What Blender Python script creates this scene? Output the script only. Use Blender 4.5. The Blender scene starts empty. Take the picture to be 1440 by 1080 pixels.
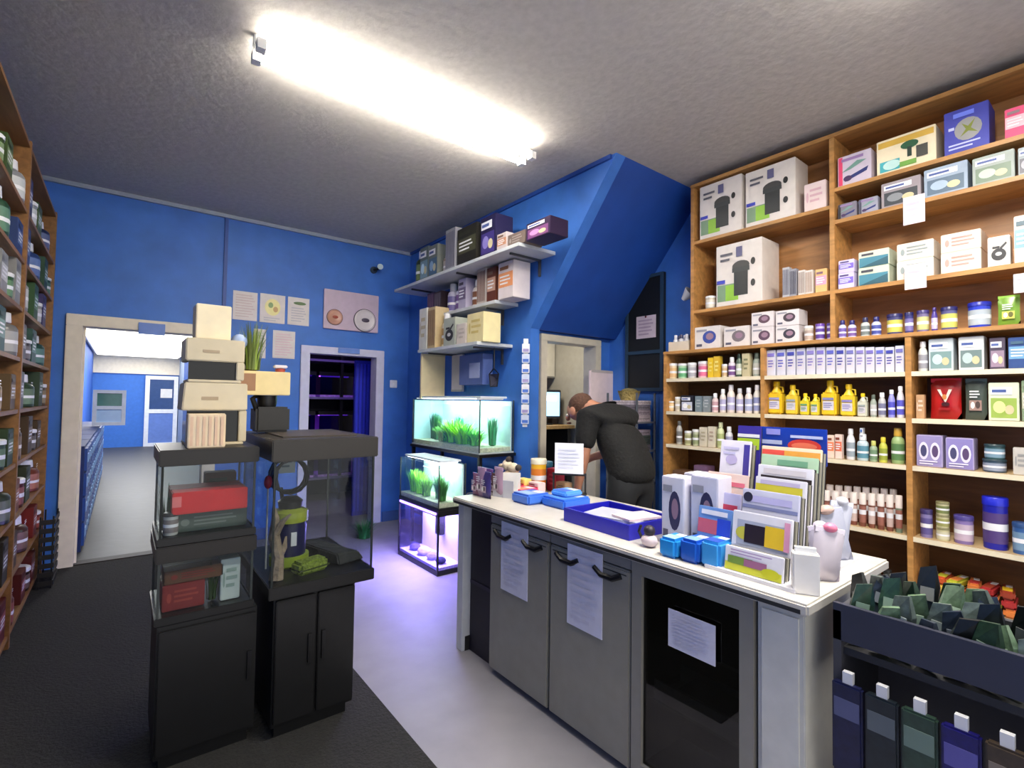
import bpy, bmesh, math, random
from mathutils import Vector, Matrix
C = bpy.context.scene.collection
SC = bpy.context.scene
random.seed(7)
PI = math.pi

# ------------------------------------------------------------------ camera
CAM_H, FOC, YAW, PITCH, ROLL = 1.42, 702.85, .6623, .0327, .0143
FW = Vector((math.sin(YAW)*math.cos(PITCH), math.cos(YAW)*math.cos(PITCH), math.sin(PITCH)))
RT = Vector((math.cos(YAW), -math.sin(YAW), 0))
UP = RT.cross(FW)
cr, sr = math.cos(ROLL), math.sin(ROLL)
RT2, UP2 = RT*cr+UP*sr, UP*cr-RT*sr
cam = bpy.data.cameras.new('camera'); cam_o = bpy.data.objects.new('camera', cam); C.objects.link(cam_o)
cam.sensor_fit = 'HORIZONTAL'; cam.sensor_width = 36; cam.lens = FOC/1440*36; cam.clip_start = .02; cam.clip_end = 100
cam_o.matrix_world = Matrix(((RT2.x, UP2.x, -FW.x, 0), (RT2.y, UP2.y, -FW.y, 0), (RT2.z, UP2.z, -FW.z, CAM_H), (0, 0, 0, 1)))
SC.camera = cam_o

def at(x, y, X=None, Y=None, Z=None):
    """the point of the room on the plane X=, Y= or Z= that the photograph shows at pixel x, y"""
    r = FW + RT2*((x-720)/FOC) + UP2*((540-y)/FOC)
    t = X/r.x if X is not None else Y/r.y if Y is not None else (Z-CAM_H)/r.z
    return Vector((r.x*t, r.y*t, r.z*t+CAM_H))

# ------------------------------------------------------------------ world, exposure, room lights
w = bpy.data.worlds.new('world'); SC.world = w; w.use_nodes = True
w.node_tree.nodes['Background'].inputs[0].default_value = (.98, .97, .95, 1)
w.node_tree.nodes['Background'].inputs[1].default_value = .95
SC.view_settings.view_transform = 'Standard'; SC.view_settings.look = 'None'
SC.view_settings.exposure = .55; SC.view_settings.gamma = 1; SC.view_settings.use_curve_mapping = False
TUBE_POWER = 44          # emission of the ceiling fluorescents
def area(name, loc, sx, sy, power, color, rot=(0, 0, 0), parent=None):
    l = bpy.data.lights.new(name, 'AREA'); l.shape = 'RECTANGLE'; l.size = sx; l.size_y = sy; l.energy = power; l.color = color
    o = bpy.data.objects.new(name, l); C.objects.link(o); o.location = loc; o.rotation_euler = rot
    if parent: o.parent = parent
    return o
area('tank_light_top', (2.49, 4.0, 1.418), .2, .9, 5.5, (.68, .94, 1))
area('tank_light_middle', (2.17, 3.9, .886), .1, .5, 3.2, (.8, .96, 1))
area('tank_light_bottom', (2.17, 3.9, .458), .1, .5, 10, (.6, .52, 1))
area('purple_floor_fill', (2.02, 3.91, .492), .02, .66, 13, (.34, .27, 1), (0, math.radians(42), 0))  # added purple fill; stands in for the tank lamp's glow on the floor
area('shop_lamp_by_shelves', (1.75, .35, 3.07), 1.5, .14, 66, (1, .95, .86))
area('corridor_lamp_near', (.3, 7.6, 2.4), .3, 1.6, 24, (1, .96, .9))
area('corridor_lamp_far', (.3, 13, 2.4), .3, 3, 60, (.86, .92, 1))
area('fish_room_lamp', (2.2, 6.4, 2.3), .8, .2, 5, (.5, .3, 1))
area('store_room_lamp', (3.6, 4.3, 2.45), .5, .3, 20, (1, .9, .75))

# ------------------------------------------------------------------ materials
def lin(c):
    return tuple((v/255/12.92 if v/255 <= .04045 else ((v/255+.055)/1.055)**2.4) for v in c)
_M = {}
def M(c, rough=.5, vary=.06, scale=14, bump=.0, metal=0, spec=.5):
    """painted, printed or plastic surface: colour with fine procedural variation and relief"""
    k = (tuple(c), rough, vary, scale, bump, metal, spec)
    if k in _M: return _M[k]
    m = bpy.data.materials.new('mat'); m.use_nodes = True; nt = m.node_tree; N = nt.nodes; b = N['Principled BSDF']
    b.inputs['Roughness'].default_value = rough; b.inputs['Metallic'].default_value = metal
    b.inputs['Specular IOR Level'].default_value = spec
    tc = N.new('ShaderNodeTexCoord'); no = N.new('ShaderNodeTexNoise'); no.inputs['Scale'].default_value = scale; no.inputs['Detail'].default_value = 4
    nt.links.new(tc.outputs['Object'], no.inputs['Vector'])
    r = N.new('ShaderNodeValToRGB'); l = lin(c)
    r.color_ramp.elements[0].position = .3; r.color_ramp.elements[1].position = .7
    r.color_ramp.elements[0].color = tuple(v*(1-vary) for v in l)+(1,); r.color_ramp.elements[1].color = tuple(min(1, v*(1+vary)) for v in l)+(1,)
    nt.links.new(no.outputs['Fac'], r.inputs[0]); nt.links.new(r.outputs[0], b.inputs['Base Color'])
    if bump:
        bp = N.new('ShaderNodeBump'); bp.inputs['Strength'].default_value = bump; bp.inputs['Distance'].default_value = .02
        nt.links.new(no.outputs['Fac'], bp.inputs['Height']); nt.links.new(bp.outputs[0], b.inputs['Normal'])
    _M[k] = m; return m
def wood(c, scale=3):
    k = ('wood', tuple(c), scale)
    if k in _M: return _M[k]
    m = bpy.data.materials.new('wood'); m.use_nodes = True; nt = m.node_tree; N = nt.nodes; b = N['Principled BSDF']; b.inputs['Roughness'].default_value = .45
    tc = N.new('ShaderNodeTexCoord'); mp = N.new('ShaderNodeMapping'); mp.inputs['Scale'].default_value = (9, 1.2, 9)
    no = N.new('ShaderNodeTexNoise'); no.inputs['Scale'].default_value = scale; no.inputs['Detail'].default_value = 6; no.inputs['Distortion'].default_value = .6
    r = N.new('ShaderNodeValToRGB'); l = lin(c)
    r.color_ramp.elements[0].position = .3; r.color_ramp.elements[1].position = .72
    r.color_ramp.elements[0].color = tuple(v*.68 for v in l)+(1,); r.color_ramp.elements[1].color = tuple(min(1, v*1.2) for v in l)+(1,)
    nt.links.new(tc.outputs['Object'], mp.inputs[0]); nt.links.new(mp.outputs[0], no.inputs['Vector'])
    nt.links.new(no.outputs['Fac'], r.inputs[0]); nt.links.new(r.outputs[0], b.inputs['Base Color'])
    _M[k] = m; return m
def glow(c, s):
    k = ('glow', tuple(c), s)
    if k in _M: return _M[k]
    m = bpy.data.materials.new('lamp'); m.use_nodes = True; b = m.node_tree.nodes['Principled BSDF']
    b.inputs['Base Color'].default_value = lin(c)+(1,); b.inputs['Emission Color'].default_value = lin(c)+(1,); b.inputs['Emission Strength'].default_value = s
    _M[k] = m; return m
def glass(tint=(245, 252, 250), gloss=.06, rough=.02):
    k = ('glass', tuple(tint), gloss, rough)
    if k in _M: return _M[k]
    m = bpy.data.materials.new('glass'); m.use_nodes = True; nt = m.node_tree; N = nt.nodes; N.remove(N['Principled BSDF'])
    t = N.new('ShaderNodeBsdfTransparent'); t.inputs[0].default_value = lin(tint)+(1,)
    g = N.new('ShaderNodeBsdfGlossy'); g.inputs['Roughness'].default_value = rough
    lw = N.new('ShaderNodeLayerWeight'); lw.inputs[0].default_value = .25
    mu = N.new('ShaderNodeMath'); mu.operation = 'MULTIPLY_ADD'; mu.inputs[1].default_value = .22; mu.inputs[2].default_value = gloss
    x = N.new('ShaderNodeMixShader'); nt.links.new(lw.outputs['Fresnel'], mu.inputs[0]); nt.links.new(mu.outputs[0], x.inputs[0])
    nt.links.new(t.outputs[0], x.inputs[1]); nt.links.new(g.outputs[0], x.inputs[2]); nt.links.new(x.outputs[0], N['Material Output'].inputs[0])
    _M[k] = m; return m

BLUE = M((54, 110, 196), .55, .12, 5, .25)
CEIL = M((186, 181, 174), .9, .08, 22, .2)
WHITE = M((226, 226, 224), .5)
CASING = M((226, 216, 198), .45)
BLACK = M((14, 14, 15), .35)
DARK = M((34, 33, 32), .5)
ORANGE = wood((184, 134, 76))
CREAMB = M((222, 210, 184), .5)
GLASS = glass()
DGLASS = glass((240, 243, 243), .012)

# ------------------------------------------------------------------ mesh building
class MB:
    def __init__(s): s.v = []; s.f = []; s.m = []; s.mats = []; s.T = None
    def mi(s, m):
        if m not in s.mats: s.mats.append(m)
        return s.mats.index(m)
    def add(s, vs, fs, m):
        o = len(s.v); i = s.mi(m)
        s.v += [tuple(s.T @ Vector(p)) if s.T else tuple(p) for p in vs]
        s.f += [tuple(o+k for k in f) for f in fs]; s.m += [i]*len(fs); return s
    def box(s, x0, y0, z0, x1, y1, z1, m):
        return s.add([(x0, y0, z0), (x1, y0, z0), (x1, y1, z0), (x0, y1, z0), (x0, y0, z1), (x1, y0, z1), (x1, y1, z1), (x0, y1, z1)],
                     [(0, 3, 2, 1), (4, 5, 6, 7), (0, 1, 5, 4), (1, 2, 6, 5), (2, 3, 7, 6), (3, 0, 4, 7)], m)
    def lathe(s, prof, m, n=14, cx=0, cy=0, sx=1, sy=1):
        vs = [(cx+r*sx*math.cos(2*PI*k/n), cy+r*sy*math.sin(2*PI*k/n), z) for r, z in prof for k in range(n)]
        fs = [(i*n+k, i*n+(k+1) % n, (i+1)*n+(k+1) % n, (i+1)*n+k) for i in range(len(prof)-1) for k in range(n)]
        fs += [tuple(range(n-1, -1, -1)), tuple((len(prof)-1)*n+k for k in range(n))]
        return s.add(vs, fs, m)
    def poly(s, pts, m): return s.add(pts, [tuple(range(len(pts)))], m)
    def tube(s, pts, r, m, n=7):
        pts = [Vector(p) for p in pts]; vs = []; rr = r if isinstance(r, (list, tuple)) else [r]*len(pts)
        a = None
        for i, p in enumerate(pts):
            d = (pts[min(i+1, len(pts)-1)]-pts[max(i-1, 0)]).normalized()
            if a is None: a = d.orthogonal().normalized()
            a = (a-d*a.dot(d)).normalized(); b = d.cross(a)
            vs += [tuple(p+(a*math.cos(2*PI*k/n)+b*math.sin(2*PI*k/n))*rr[i]) for k in range(n)]
        fs = [(i*n+k, i*n+(k+1) % n, (i+1)*n+(k+1) % n, (i+1)*n+k) for i in range(len(pts)-1) for k in range(n)]
        fs += [tuple(range(n-1, -1, -1)), tuple((len(pts)-1)*n+k for k in range(n))]
        return s.add(vs, fs, m)
    def ell(s, c, r, m, n=12, rings=8):
        prof = [(max(.02, math.sin(PI*i/rings)), -math.cos(PI*i/rings)) for i in range(rings+1)]
        vs = [(c[0]+r[0]*q*math.cos(2*PI*k/n), c[1]+r[1]*q*math.sin(2*PI*k/n), c[2]+r[2]*z) for q, z in prof for k in range(n)]
        fs = [(i*n+k, i*n+(k+1) % n, (i+1)*n+(k+1) % n, (i+1)*n+k) for i in range(rings) for k in range(n)]
        return s.add(vs, fs, m)
    def build(s, name, parent=None, loc=(0, 0, 0), rz=0, bevel=0, smooth=False):
        me = bpy.data.meshes.new(name); me.from_pydata(s.v, [], s.f)
        for m in s.mats: me.materials.append(m)
        me.polygons.foreach_set('material_index', s.m)
        if bevel:
            bm = bmesh.new(); bm.from_mesh(me)
            es = [e for e in bm.edges if len(e.link_faces) == 2 and e.calc_face_angle(0) > .6]
            bmesh.ops.bevel(bm, geom=es, offset=bevel, segments=2, affect='EDGES', clamp_overlap=True)
            bm.to_mesh(me); bm.free()
        if smooth or bevel:
            me.polygons.foreach_set('use_smooth', [True]*len(me.polygons)); me.set_sharp_from_angle(angle=math.radians(40))
        me.update()
        o = bpy.data.objects.new(name, me); C.objects.link(o); o.location = loc; o.rotation_euler = (0, 0, rz)
        if parent: o.parent = parent
        return o
def bx(name, a, b, m, parent=None, bevel=0):
    """one box between two corners"""
    lo = [min(p, q) for p, q in zip(a, b)]; hi = [max(p, q) for p, q in zip(a, b)]
    return MB().box(*lo, *hi, m).build(name, parent, bevel=bevel)
def thing(name, label, cat, loc=(0, 0, 0), rz=0, group=None):
    o = bpy.data.objects.new(name, None); C.objects.link(o); o.location = loc; o.rotation_euler = (0, 0, rz)
    return tag(o, label, cat, group)
def tag(o, label, cat, group=None):
    o['label'] = label; o['category'] = cat
    if group: o['group'] = group
    return o
def struct(o): o['kind'] = 'structure'; return o
ORD = 'first second third fourth fifth sixth seventh eighth ninth tenth eleventh twelfth thirteenth fourteenth fifteenth sixteenth'.split()

# ------------------------------------------------------------------ the room
H, YA, XB, XR, YD = 3.18, 5.5, 2.7, 3.79, 3.3
def wall(name, axis, pos, thick, a0, a1, z0, z1, holes, m):
    """a wall of boxes round its rectangular openings (a0, a1, z0, z1)"""
    xs = sorted({a0, a1, *[h[0] for h in holes], *[h[1] for h in holes]}); zs = sorted({z0, z1, *[h[2] for h in holes], *[h[3] for h in holes]})
    b = MB()
    for i in range(len(xs)-1):
        for j in range(len(zs)-1):
            cx, cz = (xs[i]+xs[i+1])/2, (zs[j]+zs[j+1])/2
            if any(h[0] < cx < h[1] and h[2] < cz < h[3] for h in holes): continue
            if axis == 'Y': b.box(xs[i], pos, zs[j], xs[i+1], pos+thick, zs[j+1], m)
            else: b.box(pos, xs[i], zs[j], pos+thick, xs[i+1], zs[j+1], m)
    o = b.build(name)
    bm = bmesh.new(); bm.from_mesh(o.data); bmesh.ops.remove_doubles(bm, verts=bm.verts, dist=1e-5)
    seen = {}
    for f in bm.faces: seen.setdefault(tuple(sorted(v.index for v in f.verts)), []).append(f)
    bmesh.ops.delete(bm, geom=[f for fs in seen.values() if len(fs) > 1 for f in fs], context='FACES'); bm.to_mesh(o.data); bm.free()
    return struct(o)
D1, D2, D3 = (-.285, .62), (1.545, 2.305), (2.93, 3.58)
struct(bx('floor', (-.95, -1.8, -.1), (4.6, 17.4, 0), M((132, 129, 136), .55, .08, 6, .05)))
struct(bx('ceiling', (-.95, -1.2, H), (XR+.15, YA+.15, H+.1), CEIL))
wall('wall_back', 'Y', YA, .12, -.95, XB+.1, 0, H, [(D1[0], D1[1], 0, 2.0), (D2[0], D2[1], 0, 1.9)], BLUE)
wall('wall_left', 'X', -.95, .15, -1.2, YA, 0, H, [], BLUE)
wall('wall_right', 'X', XR, .15, -1.2, YD+.1, 0, H, [], BLUE)
wall('wall_alcove_back', 'Y', YD, .1, XB+.1, XR+.15, 0, H, [(D3[0], D3[1], 0, 1.96)], BLUE)
# side wall whose upper corner follows the underside of the stair
b = MB(); P = [(3.22, 0), (YA, 0), (YA, H), (2.30, H), (3.22, 2.03)]
vs = [(XB, y, z) for y, z in P]+[(XB+.1, y, z) for y, z in P]; n = len(P)
b.add(vs, [(4, 3, 2, 1, 0), tuple(range(n, 2*n))]+[(i, (i+1) % n, (i+1) % n+n, i+n) for i in range(n)], BLUE); struct(b.build('wall_alcove_side'))
b = MB(); x0, x1 = XB+.1, XR
b.add([(x0, 2.30, H), (x0, 3.22, 2.03), (x1, 3.22, 2.03), (x1, 2.30, H), (x0, 2.36, H), (x0, 3.3, 2.03), (x1, 3.3, 2.03), (x1, 2.36, H)],
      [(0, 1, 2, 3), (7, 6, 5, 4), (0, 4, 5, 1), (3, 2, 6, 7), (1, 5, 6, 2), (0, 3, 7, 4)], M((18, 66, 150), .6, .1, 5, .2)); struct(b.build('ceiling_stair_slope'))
struct(bx('trim_1', (-.8, YA-.03, H-.035), (XB, YA, H), M((150, 160, 178), .6)))
struct(bx('trim_2', (.735, YA-.018, 2.1), (.765, YA, H-.035), M((28, 70, 150), .5)))
struct(bx('trim_3', (XB-.02, 2.34, H-.03), (XB, YA-.03, H), M((30, 70, 150), .5)))
struct(bx('baseboard_back', (.72, YA-.015, 0), (1.44, YA, .11), M((60, 90, 150), .5)))
struct(bx('baseboard_alcove', (2.41, YA-.015, 0), (XB, YA, .11), M((60, 90, 150), .5)))
tag(bx('carpet', (-.78, 1.2, 0), (1.0, YA-.01, .006), M((34, 33, 30), .95, .3, 90, .5)), 'dark charcoal carpet in front of the corridor doorway', 'carpet')

def doorway(name, y, x0, x1, h, wd, m):
    """casing round an opening: two jambs and a head"""
    r = bpy.data.objects.new(name, None); C.objects.link(r); r.location = (x0, y, 0); struct(r)
    W = x1-x0
    MB().box(-wd, -.03, 0, .012, .14, h+.0, m).build('jamb', r, bevel=.004); MB().box(W-.012, -.03, 0, W+wd, .14, h, m).build('jamb', r, bevel=.004)
    MB().box(-wd, -.03, h, W+wd, .14, h+wd, m).build('head', r, bevel=.004)
    MB().box(.012, .05, 0, .028, .075, h, m).build('door_stop', r)
    return r
doorway('door_1', YA, D1[0], D1[1], 1.99, .095, CASING)
doorway('door_2', YA, D2[0], D2[1], 1.89, .08, M((200, 200, 226), .45))
doorway('door_3', YD, D3[0], D3[1], 1.95, .06, M((204, 196, 178), .45))

# corridor behind the first doorway
GREYW = M((196, 194, 186), .8)
struct(bx('wall_corridor_left', (-.72, YA+.12, 0), (-.62, 17.2, 2.6), M((40, 90, 180), .6)))
struct(bx('wall_corridor_right', (1.28, YA+.12, 0), (1.36, 17.2, 2.6), M((150, 170, 200), .6)))
struct(bx('ceiling_corridor', (-.72, YA+.12, 2.52), (1.36, 17.3, 2.6), M((236, 232, 220), .9)))
struct(bx('wall_corridor_end', (-.72, 17.2, 0), (1.28, 17.3, 2.0), M((60, 120, 210), .6)))
struct(bx('wall_corridor_end_upper', (-.72, 17.15, 2.0), (1.28, 17.3, 2.52), M((240, 232, 214), .8)))
struct(bx('floor_corridor', (-.62, YA+.12, 0), (1.28, 17.15, .004), M((66, 66, 63), .5, .08, 8, .1)))
struct(bx('trim_4', (D1[0], YA, 0), (D1[1], YA+.12, .012), M((40, 34, 28), .6)))
r = bpy.data.objects.new('door_4', None); C.objects.link(r); struct(r)
a, c = at(205, 528, Y=17.1), at(256, 528, Y=17.1)
x0, x1 = a.x, min(c.x, 1.26)
wm = M((236, 240, 246), .4)
bx('stile', (x0, 17.08, 0), (x0+.1, 17.14, 1.96), wm, r); bx('stile', (x1-.1, 17.08, 0), (x1, 17.14, 1.96), wm, r)
for z0, z1 in ((0, .1), (.92, 1.03), (1.86, 1.96)): bx('rail', (x0+.1, 17.08, z0), (x1-.1, 17.14, z1), wm, r)
bx('pane', (x0+.1, 17.1, 1.03), (x1-.1, 17.12, 1.86), M((60, 84, 130), .15), r); bx('pane', (x0+.1, 17.1, .1), (x1-.1, 17.12, .92), M((110, 140, 210), .2), r)
tag(bx('door_notice', (x0+.35, 17.095, 1.35), (x0+.62, 17.1, 1.6), WHITE), 'small white notice on the far corridor door', 'notice')
# white framed glazed partition in the corridor
t = thing('glazed_partition', 'white framed glazed partition above the blue drawers in the corridor', 'partition')
a, c = at(131, 548, Y=9.6), at(178, 548, Y=9.6)
for x in (a.x, c.x-.05): bx('post', (x, 9.58, .96), (x+.05, 9.64, a.z), wm, t)
for z in (.96, 1.2, a.z-.05): bx('rail', (a.x+.05, 9.58, z), (c.x-.05, 9.64, z+.05), wm, t)
bx('pane', (a.x+.05, 9.6, 1.01), (c.x-.05, 9.615, 1.2), M((190, 220, 255), .1), t)
bx('pane', (a.x+.05, 9.6, 1.25), (c.x-.05, 9.615, a.z-.05), M((90, 140, 130), .1), t)
# blue drawer units along the corridor
for k in range(6):
    y0 = 5.95+k*.9
    t = thing('drawer_unit', 'low blue drawer unit by the corridor wall, %s from the doorway' % ORD[k], 'drawers', (-.42, y0, 0), 0, 'blue drawer units in the corridor')
    bx('carcass', (-.19, 0, 0), (.17, .86, .95), M((22, 44, 100), .5), t)
    for i in range(3):
        for j in range(4):
            d = bx('drawer', (.17, .03+i*.28, .05+j*.225), (.19, .03+i*.28+.25, .05+j*.225+.2), M((36, 74, 150), .4), t)
            bx('pale_patch', (.19, .08+i*.28, .12+j*.225), (.196, .2+i*.28, .2+j*.225), M((150, 190, 235), .4), d)  # pale blue patch on each drawer front
t = thing('ceiling_glow_panel', 'bright glowing panel added over the corridor ceiling', 'lamp', (.33, 13.6, 2.52))  # added luminous panel, sized to fill the bright band of corridor ceiling
MB().box(-.9, -3.2, -.05, .9, 3.2, 0, WHITE).build('housing', t); MB().box(-.86, -3.15, -.07, .86, 3.15, -.05, glow((255, 246, 226), 3.0)).build('glow_sheet', t)

# fish room behind the second doorway
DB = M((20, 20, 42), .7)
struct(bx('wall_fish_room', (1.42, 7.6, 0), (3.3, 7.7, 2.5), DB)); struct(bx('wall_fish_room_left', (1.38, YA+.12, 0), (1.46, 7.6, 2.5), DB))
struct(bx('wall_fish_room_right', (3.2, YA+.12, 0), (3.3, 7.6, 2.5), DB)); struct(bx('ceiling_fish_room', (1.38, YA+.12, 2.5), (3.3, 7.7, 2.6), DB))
t = thing('tank_rack', 'dark steel rack of fish tanks inside the purple lit room', 'rack', (2.4, 7.3, 0))
for x in (-.75, .05, .8): bx('upright', (x-.02, -.25, 0), (x+.02, -.21, 2.2), BLACK, t)
for z in (.3, .85, 1.4, 1.92): bx('shelf', (-.8, -.28, z), (.85, .25, z+.03), M((120, 110, 150), .4), t)
cols = [(70, 50, 120), (40, 40, 70), (150, 90, 190), (30, 30, 40)]
for r_, z in enumerate((.33, .88, 1.43)):
    for k in range(3):
        x = 1.65+k*.52
        q = thing('fish_tank', 'small dim fish tank, %s along %s shelf of the purple room rack' % (ORD[k], ('lowest', 'middle', 'upper')[r_]), 'aquarium', (x+.22, 7.3, z), 0, 'fish tanks in the purple room')
        MB().box(-.23, -.22, 0, .23, .2, .03, M((190, 150, 220), .8, .3, 40)).build('gravel', q)
        MB().box(-.23, -.22, .03, .23, -.215, .3, glass((120, 110, 160))).build('front_pane', q)
        MB().box(-.23, .19, .03, .23, .2, .3, M(cols[(k+r_) % 4], .6)).build('back_panel', q)
        MB().box(-.24, -.2, .3, .24, .2, .35, BLACK).build('hood', q)
        MB().box(-.2, -.12, .285, .2, -.05, .3, glow((170, 90, 255), 2.0)).build('light_bar', q)
t = thing('open_door', 'deep blue ribbed door leaf standing open in second doorway', 'door', (2.46, YA+.16, 0))
MB().box(-.23, .3, 0, .02, .34, 1.88, M((30, 40, 170), .4)).build('leaf', t)
for k in range(5): MB().box(-.22+k*.046, .29, .05, -.195+k*.046, .3, 1.84, M((50, 60, 210), .35)).build('slat', t)

# store room behind the third doorway
struct(bx('wall_store_back', (2.8, 5.3, 0), (4.6, 5.4, 2.6), M((150, 146, 132), .8))); struct(bx('wall_store_right', (4.5, YD+.1, 0), (4.6, 5.3, 2.6), M((150, 146, 132), .8)))
struct(bx('ceiling_store', (2.8, YD+.1, 2.5), (4.6, 5.4, 2.6), GREYW))
t = thing('wall_cupboard', 'pale wall cupboard high in the back store room', 'cupboard', (4.1, 5.05, 1.72))
MB().box(-.5, -.2, 0, .4, .24, .55, M((196, 190, 170), .6)).build('carcass', t, bevel=.005)
for x in (-.48, -.03): MB().box(x, -.215, .02, x+.41, -.2, .53, M((206, 200, 180), .6)).build('door', t)
t = thing('dark_backdrop', 'dark brown board added on the store room wall behind the monitor', 'board', (4.1, 5.255, 1.14)); MB().box(-.6, 0, 0, .38, .02, .56, M((48, 30, 28), .7)).build('panel', t); MB().box(-.6, -.012, .5, .38, 0, .56, M((110, 30, 30), .6)).build('top_strip', t)  # board added to darken the wall behind the monitor
t = thing('desk', 'wooden desk in the back store room holding the monitor', 'desk', (4.0, 4.75, 0))
MB().box(-.55, -.3, 1.08, .48, .4, 1.12, wood((176, 140, 84))).build('desktop', t, bevel=.004)
for x in (-.5, .4): MB().box(x, -.25, 0, x+.05, .35, 1.08, DARK).build('side_panel', t)
MB().box(-.45, .3, .05, .4, .34, 1.08, BLACK).build('back_panel', t)
t = thing('monitor', 'glowing pale blue monitor on the store room desk', 'monitor', (4.22, 4.72, 1.12), math.radians(-20))
MB().lathe([(.1, 0), (.1, .015), (.03, .02), (.03, .1)], BLACK).build('stand', t); MB().box(-.2, -.03, .08, .2, .03, .44, BLACK).build('bezel', t, bevel=.008)
MB().box(-.18, -.034, .11, .18, -.03, .41, glow((150, 205, 245), 1.3)).box(-.15, -.0345, .2, -.1, -.034, .36, M((40, 60, 80))).box(-.02, -.0345, .3, .14, -.034, .37, glow((225, 240, 255), 1.6)).build('screen', t)
for k, (x, h, c) in enumerate(((3.62, .12, (150, 60, 40)), (3.75, .2, (90, 80, 60)), (4.42, .25, (70, 60, 50)))):
    q = thing('file_box', ('low rust red', 'grey brown', 'tall dark brown')[k]+' file box on the store room desk', 'box', (x, 4.85, 1.12))
    MB().box(-.055, -.1, 0, .055, .1, h, M(c)).build('body', q, bevel=.004); MB().box(-.03, -.102, h*.3, .03, -.1, h*.7, CREAMB).build('label_patch', q)
t = thing('white_board', 'pinkish white board hung over the store room door frame', 'board', (3.66, YD-.045, 1.31), math.radians(3))
MB().box(-.21, -.012, 0, .13, .012, .4, M((236, 216, 218), .5)).build('sheet', t, bevel=.003); MB().box(-.2, -.016, .385, .12, .016, .41, M((190, 180, 176))).build('top_rail', t)

# ------------------------------------------------------------------ goods: every maker builds one item, base at its origin, front towards -Y
def prints(name, parent, w, h, y, shapes, z0=0):
    """flat print: coloured shapes given in fractions of the face, layer on layer"""
    b = MB()
    for i, s in enumerate(shapes):
        k, c = s[0], M(s[-1], .45, .06); yy = y-.0007*(i+1)
        if k == 'r': x0, a, x1, e = s[1:5]; pts = [(x0, a), (x1, a), (x1, e), (x0, e)]
        elif k == 'e': cx, cz, rx, rz_ = s[1:5]; pts = [(cx+rx*math.cos(2*PI*q/16), cz+rz_*math.sin(2*PI*q/16)) for q in range(16)]
        else: pts = s[1]
        b.poly([((p[0]-.5)*w, yy, z0+p[1]*h) for p in pts], c)
    return b.build(name, parent)
def lines(x0, x1, z0, z1, n, c):
    st = (z1-z0)/n
    return [('r', x0, z0+i*st+st*.25, x1-(x1-x0)*(.3 if i == 0 else .08*(i % 3)), z0+i*st+st*.7, c) for i in range(n)]
PR = {}
PR['canister'] = lambda c: [('r', .0, .05, .42, .34, (120, 150, 120)), ('r', .2, .05, .5, .32, (140, 190, 60)), ('r', .40, .12, .72, .62, (40, 44, 46)), ('e', .56, .62, .2, .09, (60, 60, 60)),
    ('r', .36, .52, .76, .6, (52, 56, 58)), ('e', .84, .66, .05, .06, (30, 30, 30)), ('e', .84, .3, .05, .06, (50, 50, 50)), ('r', .46, .78, .6, .95, (90, 90, 130)), *lines(.08, .4, .72, .9, 2, (90, 90, 100)), ('r', 0, .36, .2, .42, (60, 70, 190))]
PR['oval'] = lambda c: [('e', .6, .52, .28, .3, c), ('e', .62, .55, .16, .16, (150, 120, 140)), ('r', .06, .1, .3, .22, (90, 90, 110)), ('r', .06, .8, .5, .9, (150, 150, 160))]
PR['pond'] = lambda c: [('r', 0, .78, 1, .96, (210, 170, 70)), ('r', .03, .03, .4, .35, (70, 170, 180)), ('e', .25, .2, .16, .14, (190, 225, 220)), ('r', .4, .05, .7, .2, (110, 160, 70)), ('e', .58, .66, .16, .12, (40, 90, 60)), ('r', .54, .3, .62, .6, (40, 60, 50)), ('r', .7, .2, .9, .55, (70, 70, 66))]
PR['leaf'] = lambda c: [('e', .55, .5, .33, .27, (150, 150, 150)), ('p', [(.36, .34), (.5, .5), (.4, .66), (.55, .56), (.72, .7), (.62, .5), (.78, .36), (.56, .44)], (120, 130, 40)), ('r', .08, .55, .22, .62, (200, 205, 240)), *lines(.08, .9, .05, .22, 2, (190, 196, 240)), ('r', .2, .82, .7, .93, (110, 130, 240))]
PR['tech'] = lambda c: [('r', 0, 0, .13, 1, c), ('p', [(.2, .1), (.9, .3), (.95, .45), (.3, .25)], (40, 50, 110)), ('p', [(.1, .45), (.6, .75), (.9, .7), (.4, .5)], (110, 150, 140)), ('e', .3, .2, .14, .1, (70, 50, 90)), ('r', .1, .82, .8, .92, (150, 120, 170))]
PR['band'] = lambda c: [('r', .0, .3, 1, .72, c), *lines(.1, .9, .36, .66, 3, (236, 236, 240)), ('r', .1, .8, .7, .9, tuple(int(v*.6) for v in c))]
PR['teal'] = lambda c: [('r', 0, 0, 1, .62, c), ('p', [(.0, .0), (1, .0), (1, .5), (.5, .25)], tuple(int(v*.7) for v in c)), ('r', .08, .74, .5, .88, (70, 70, 80))]
PR['text'] = lambda c: [('e', .14, .5, .06, .2, c), *lines(.26, .92, .25, .85, 3, c)]
PR['black'] = lambda c: [('e', .5, .38, .36, .22, c), ('r', .2, .6, .55, .68, c), ('p', [(.55, .62), (.85, .8), (.9, .74), (.62, .55)], c), ('e', .5, .4, .16, .07, (200, 200, 200))]
PR['rings'] = lambda c: [('r', 0, 0, 1, 1, c), ('e', .27, .5, .2, .3, (226, 222, 240)), ('e', .27, .5, .13, .2, (70, 70, 110)), ('e', .74, .5, .2, .3, (226, 222, 240)), ('e', .74, .5, .13, .2, (90, 70, 110)), *lines(.1, .9, .03, .2, 2, (230, 226, 240))]
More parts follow.
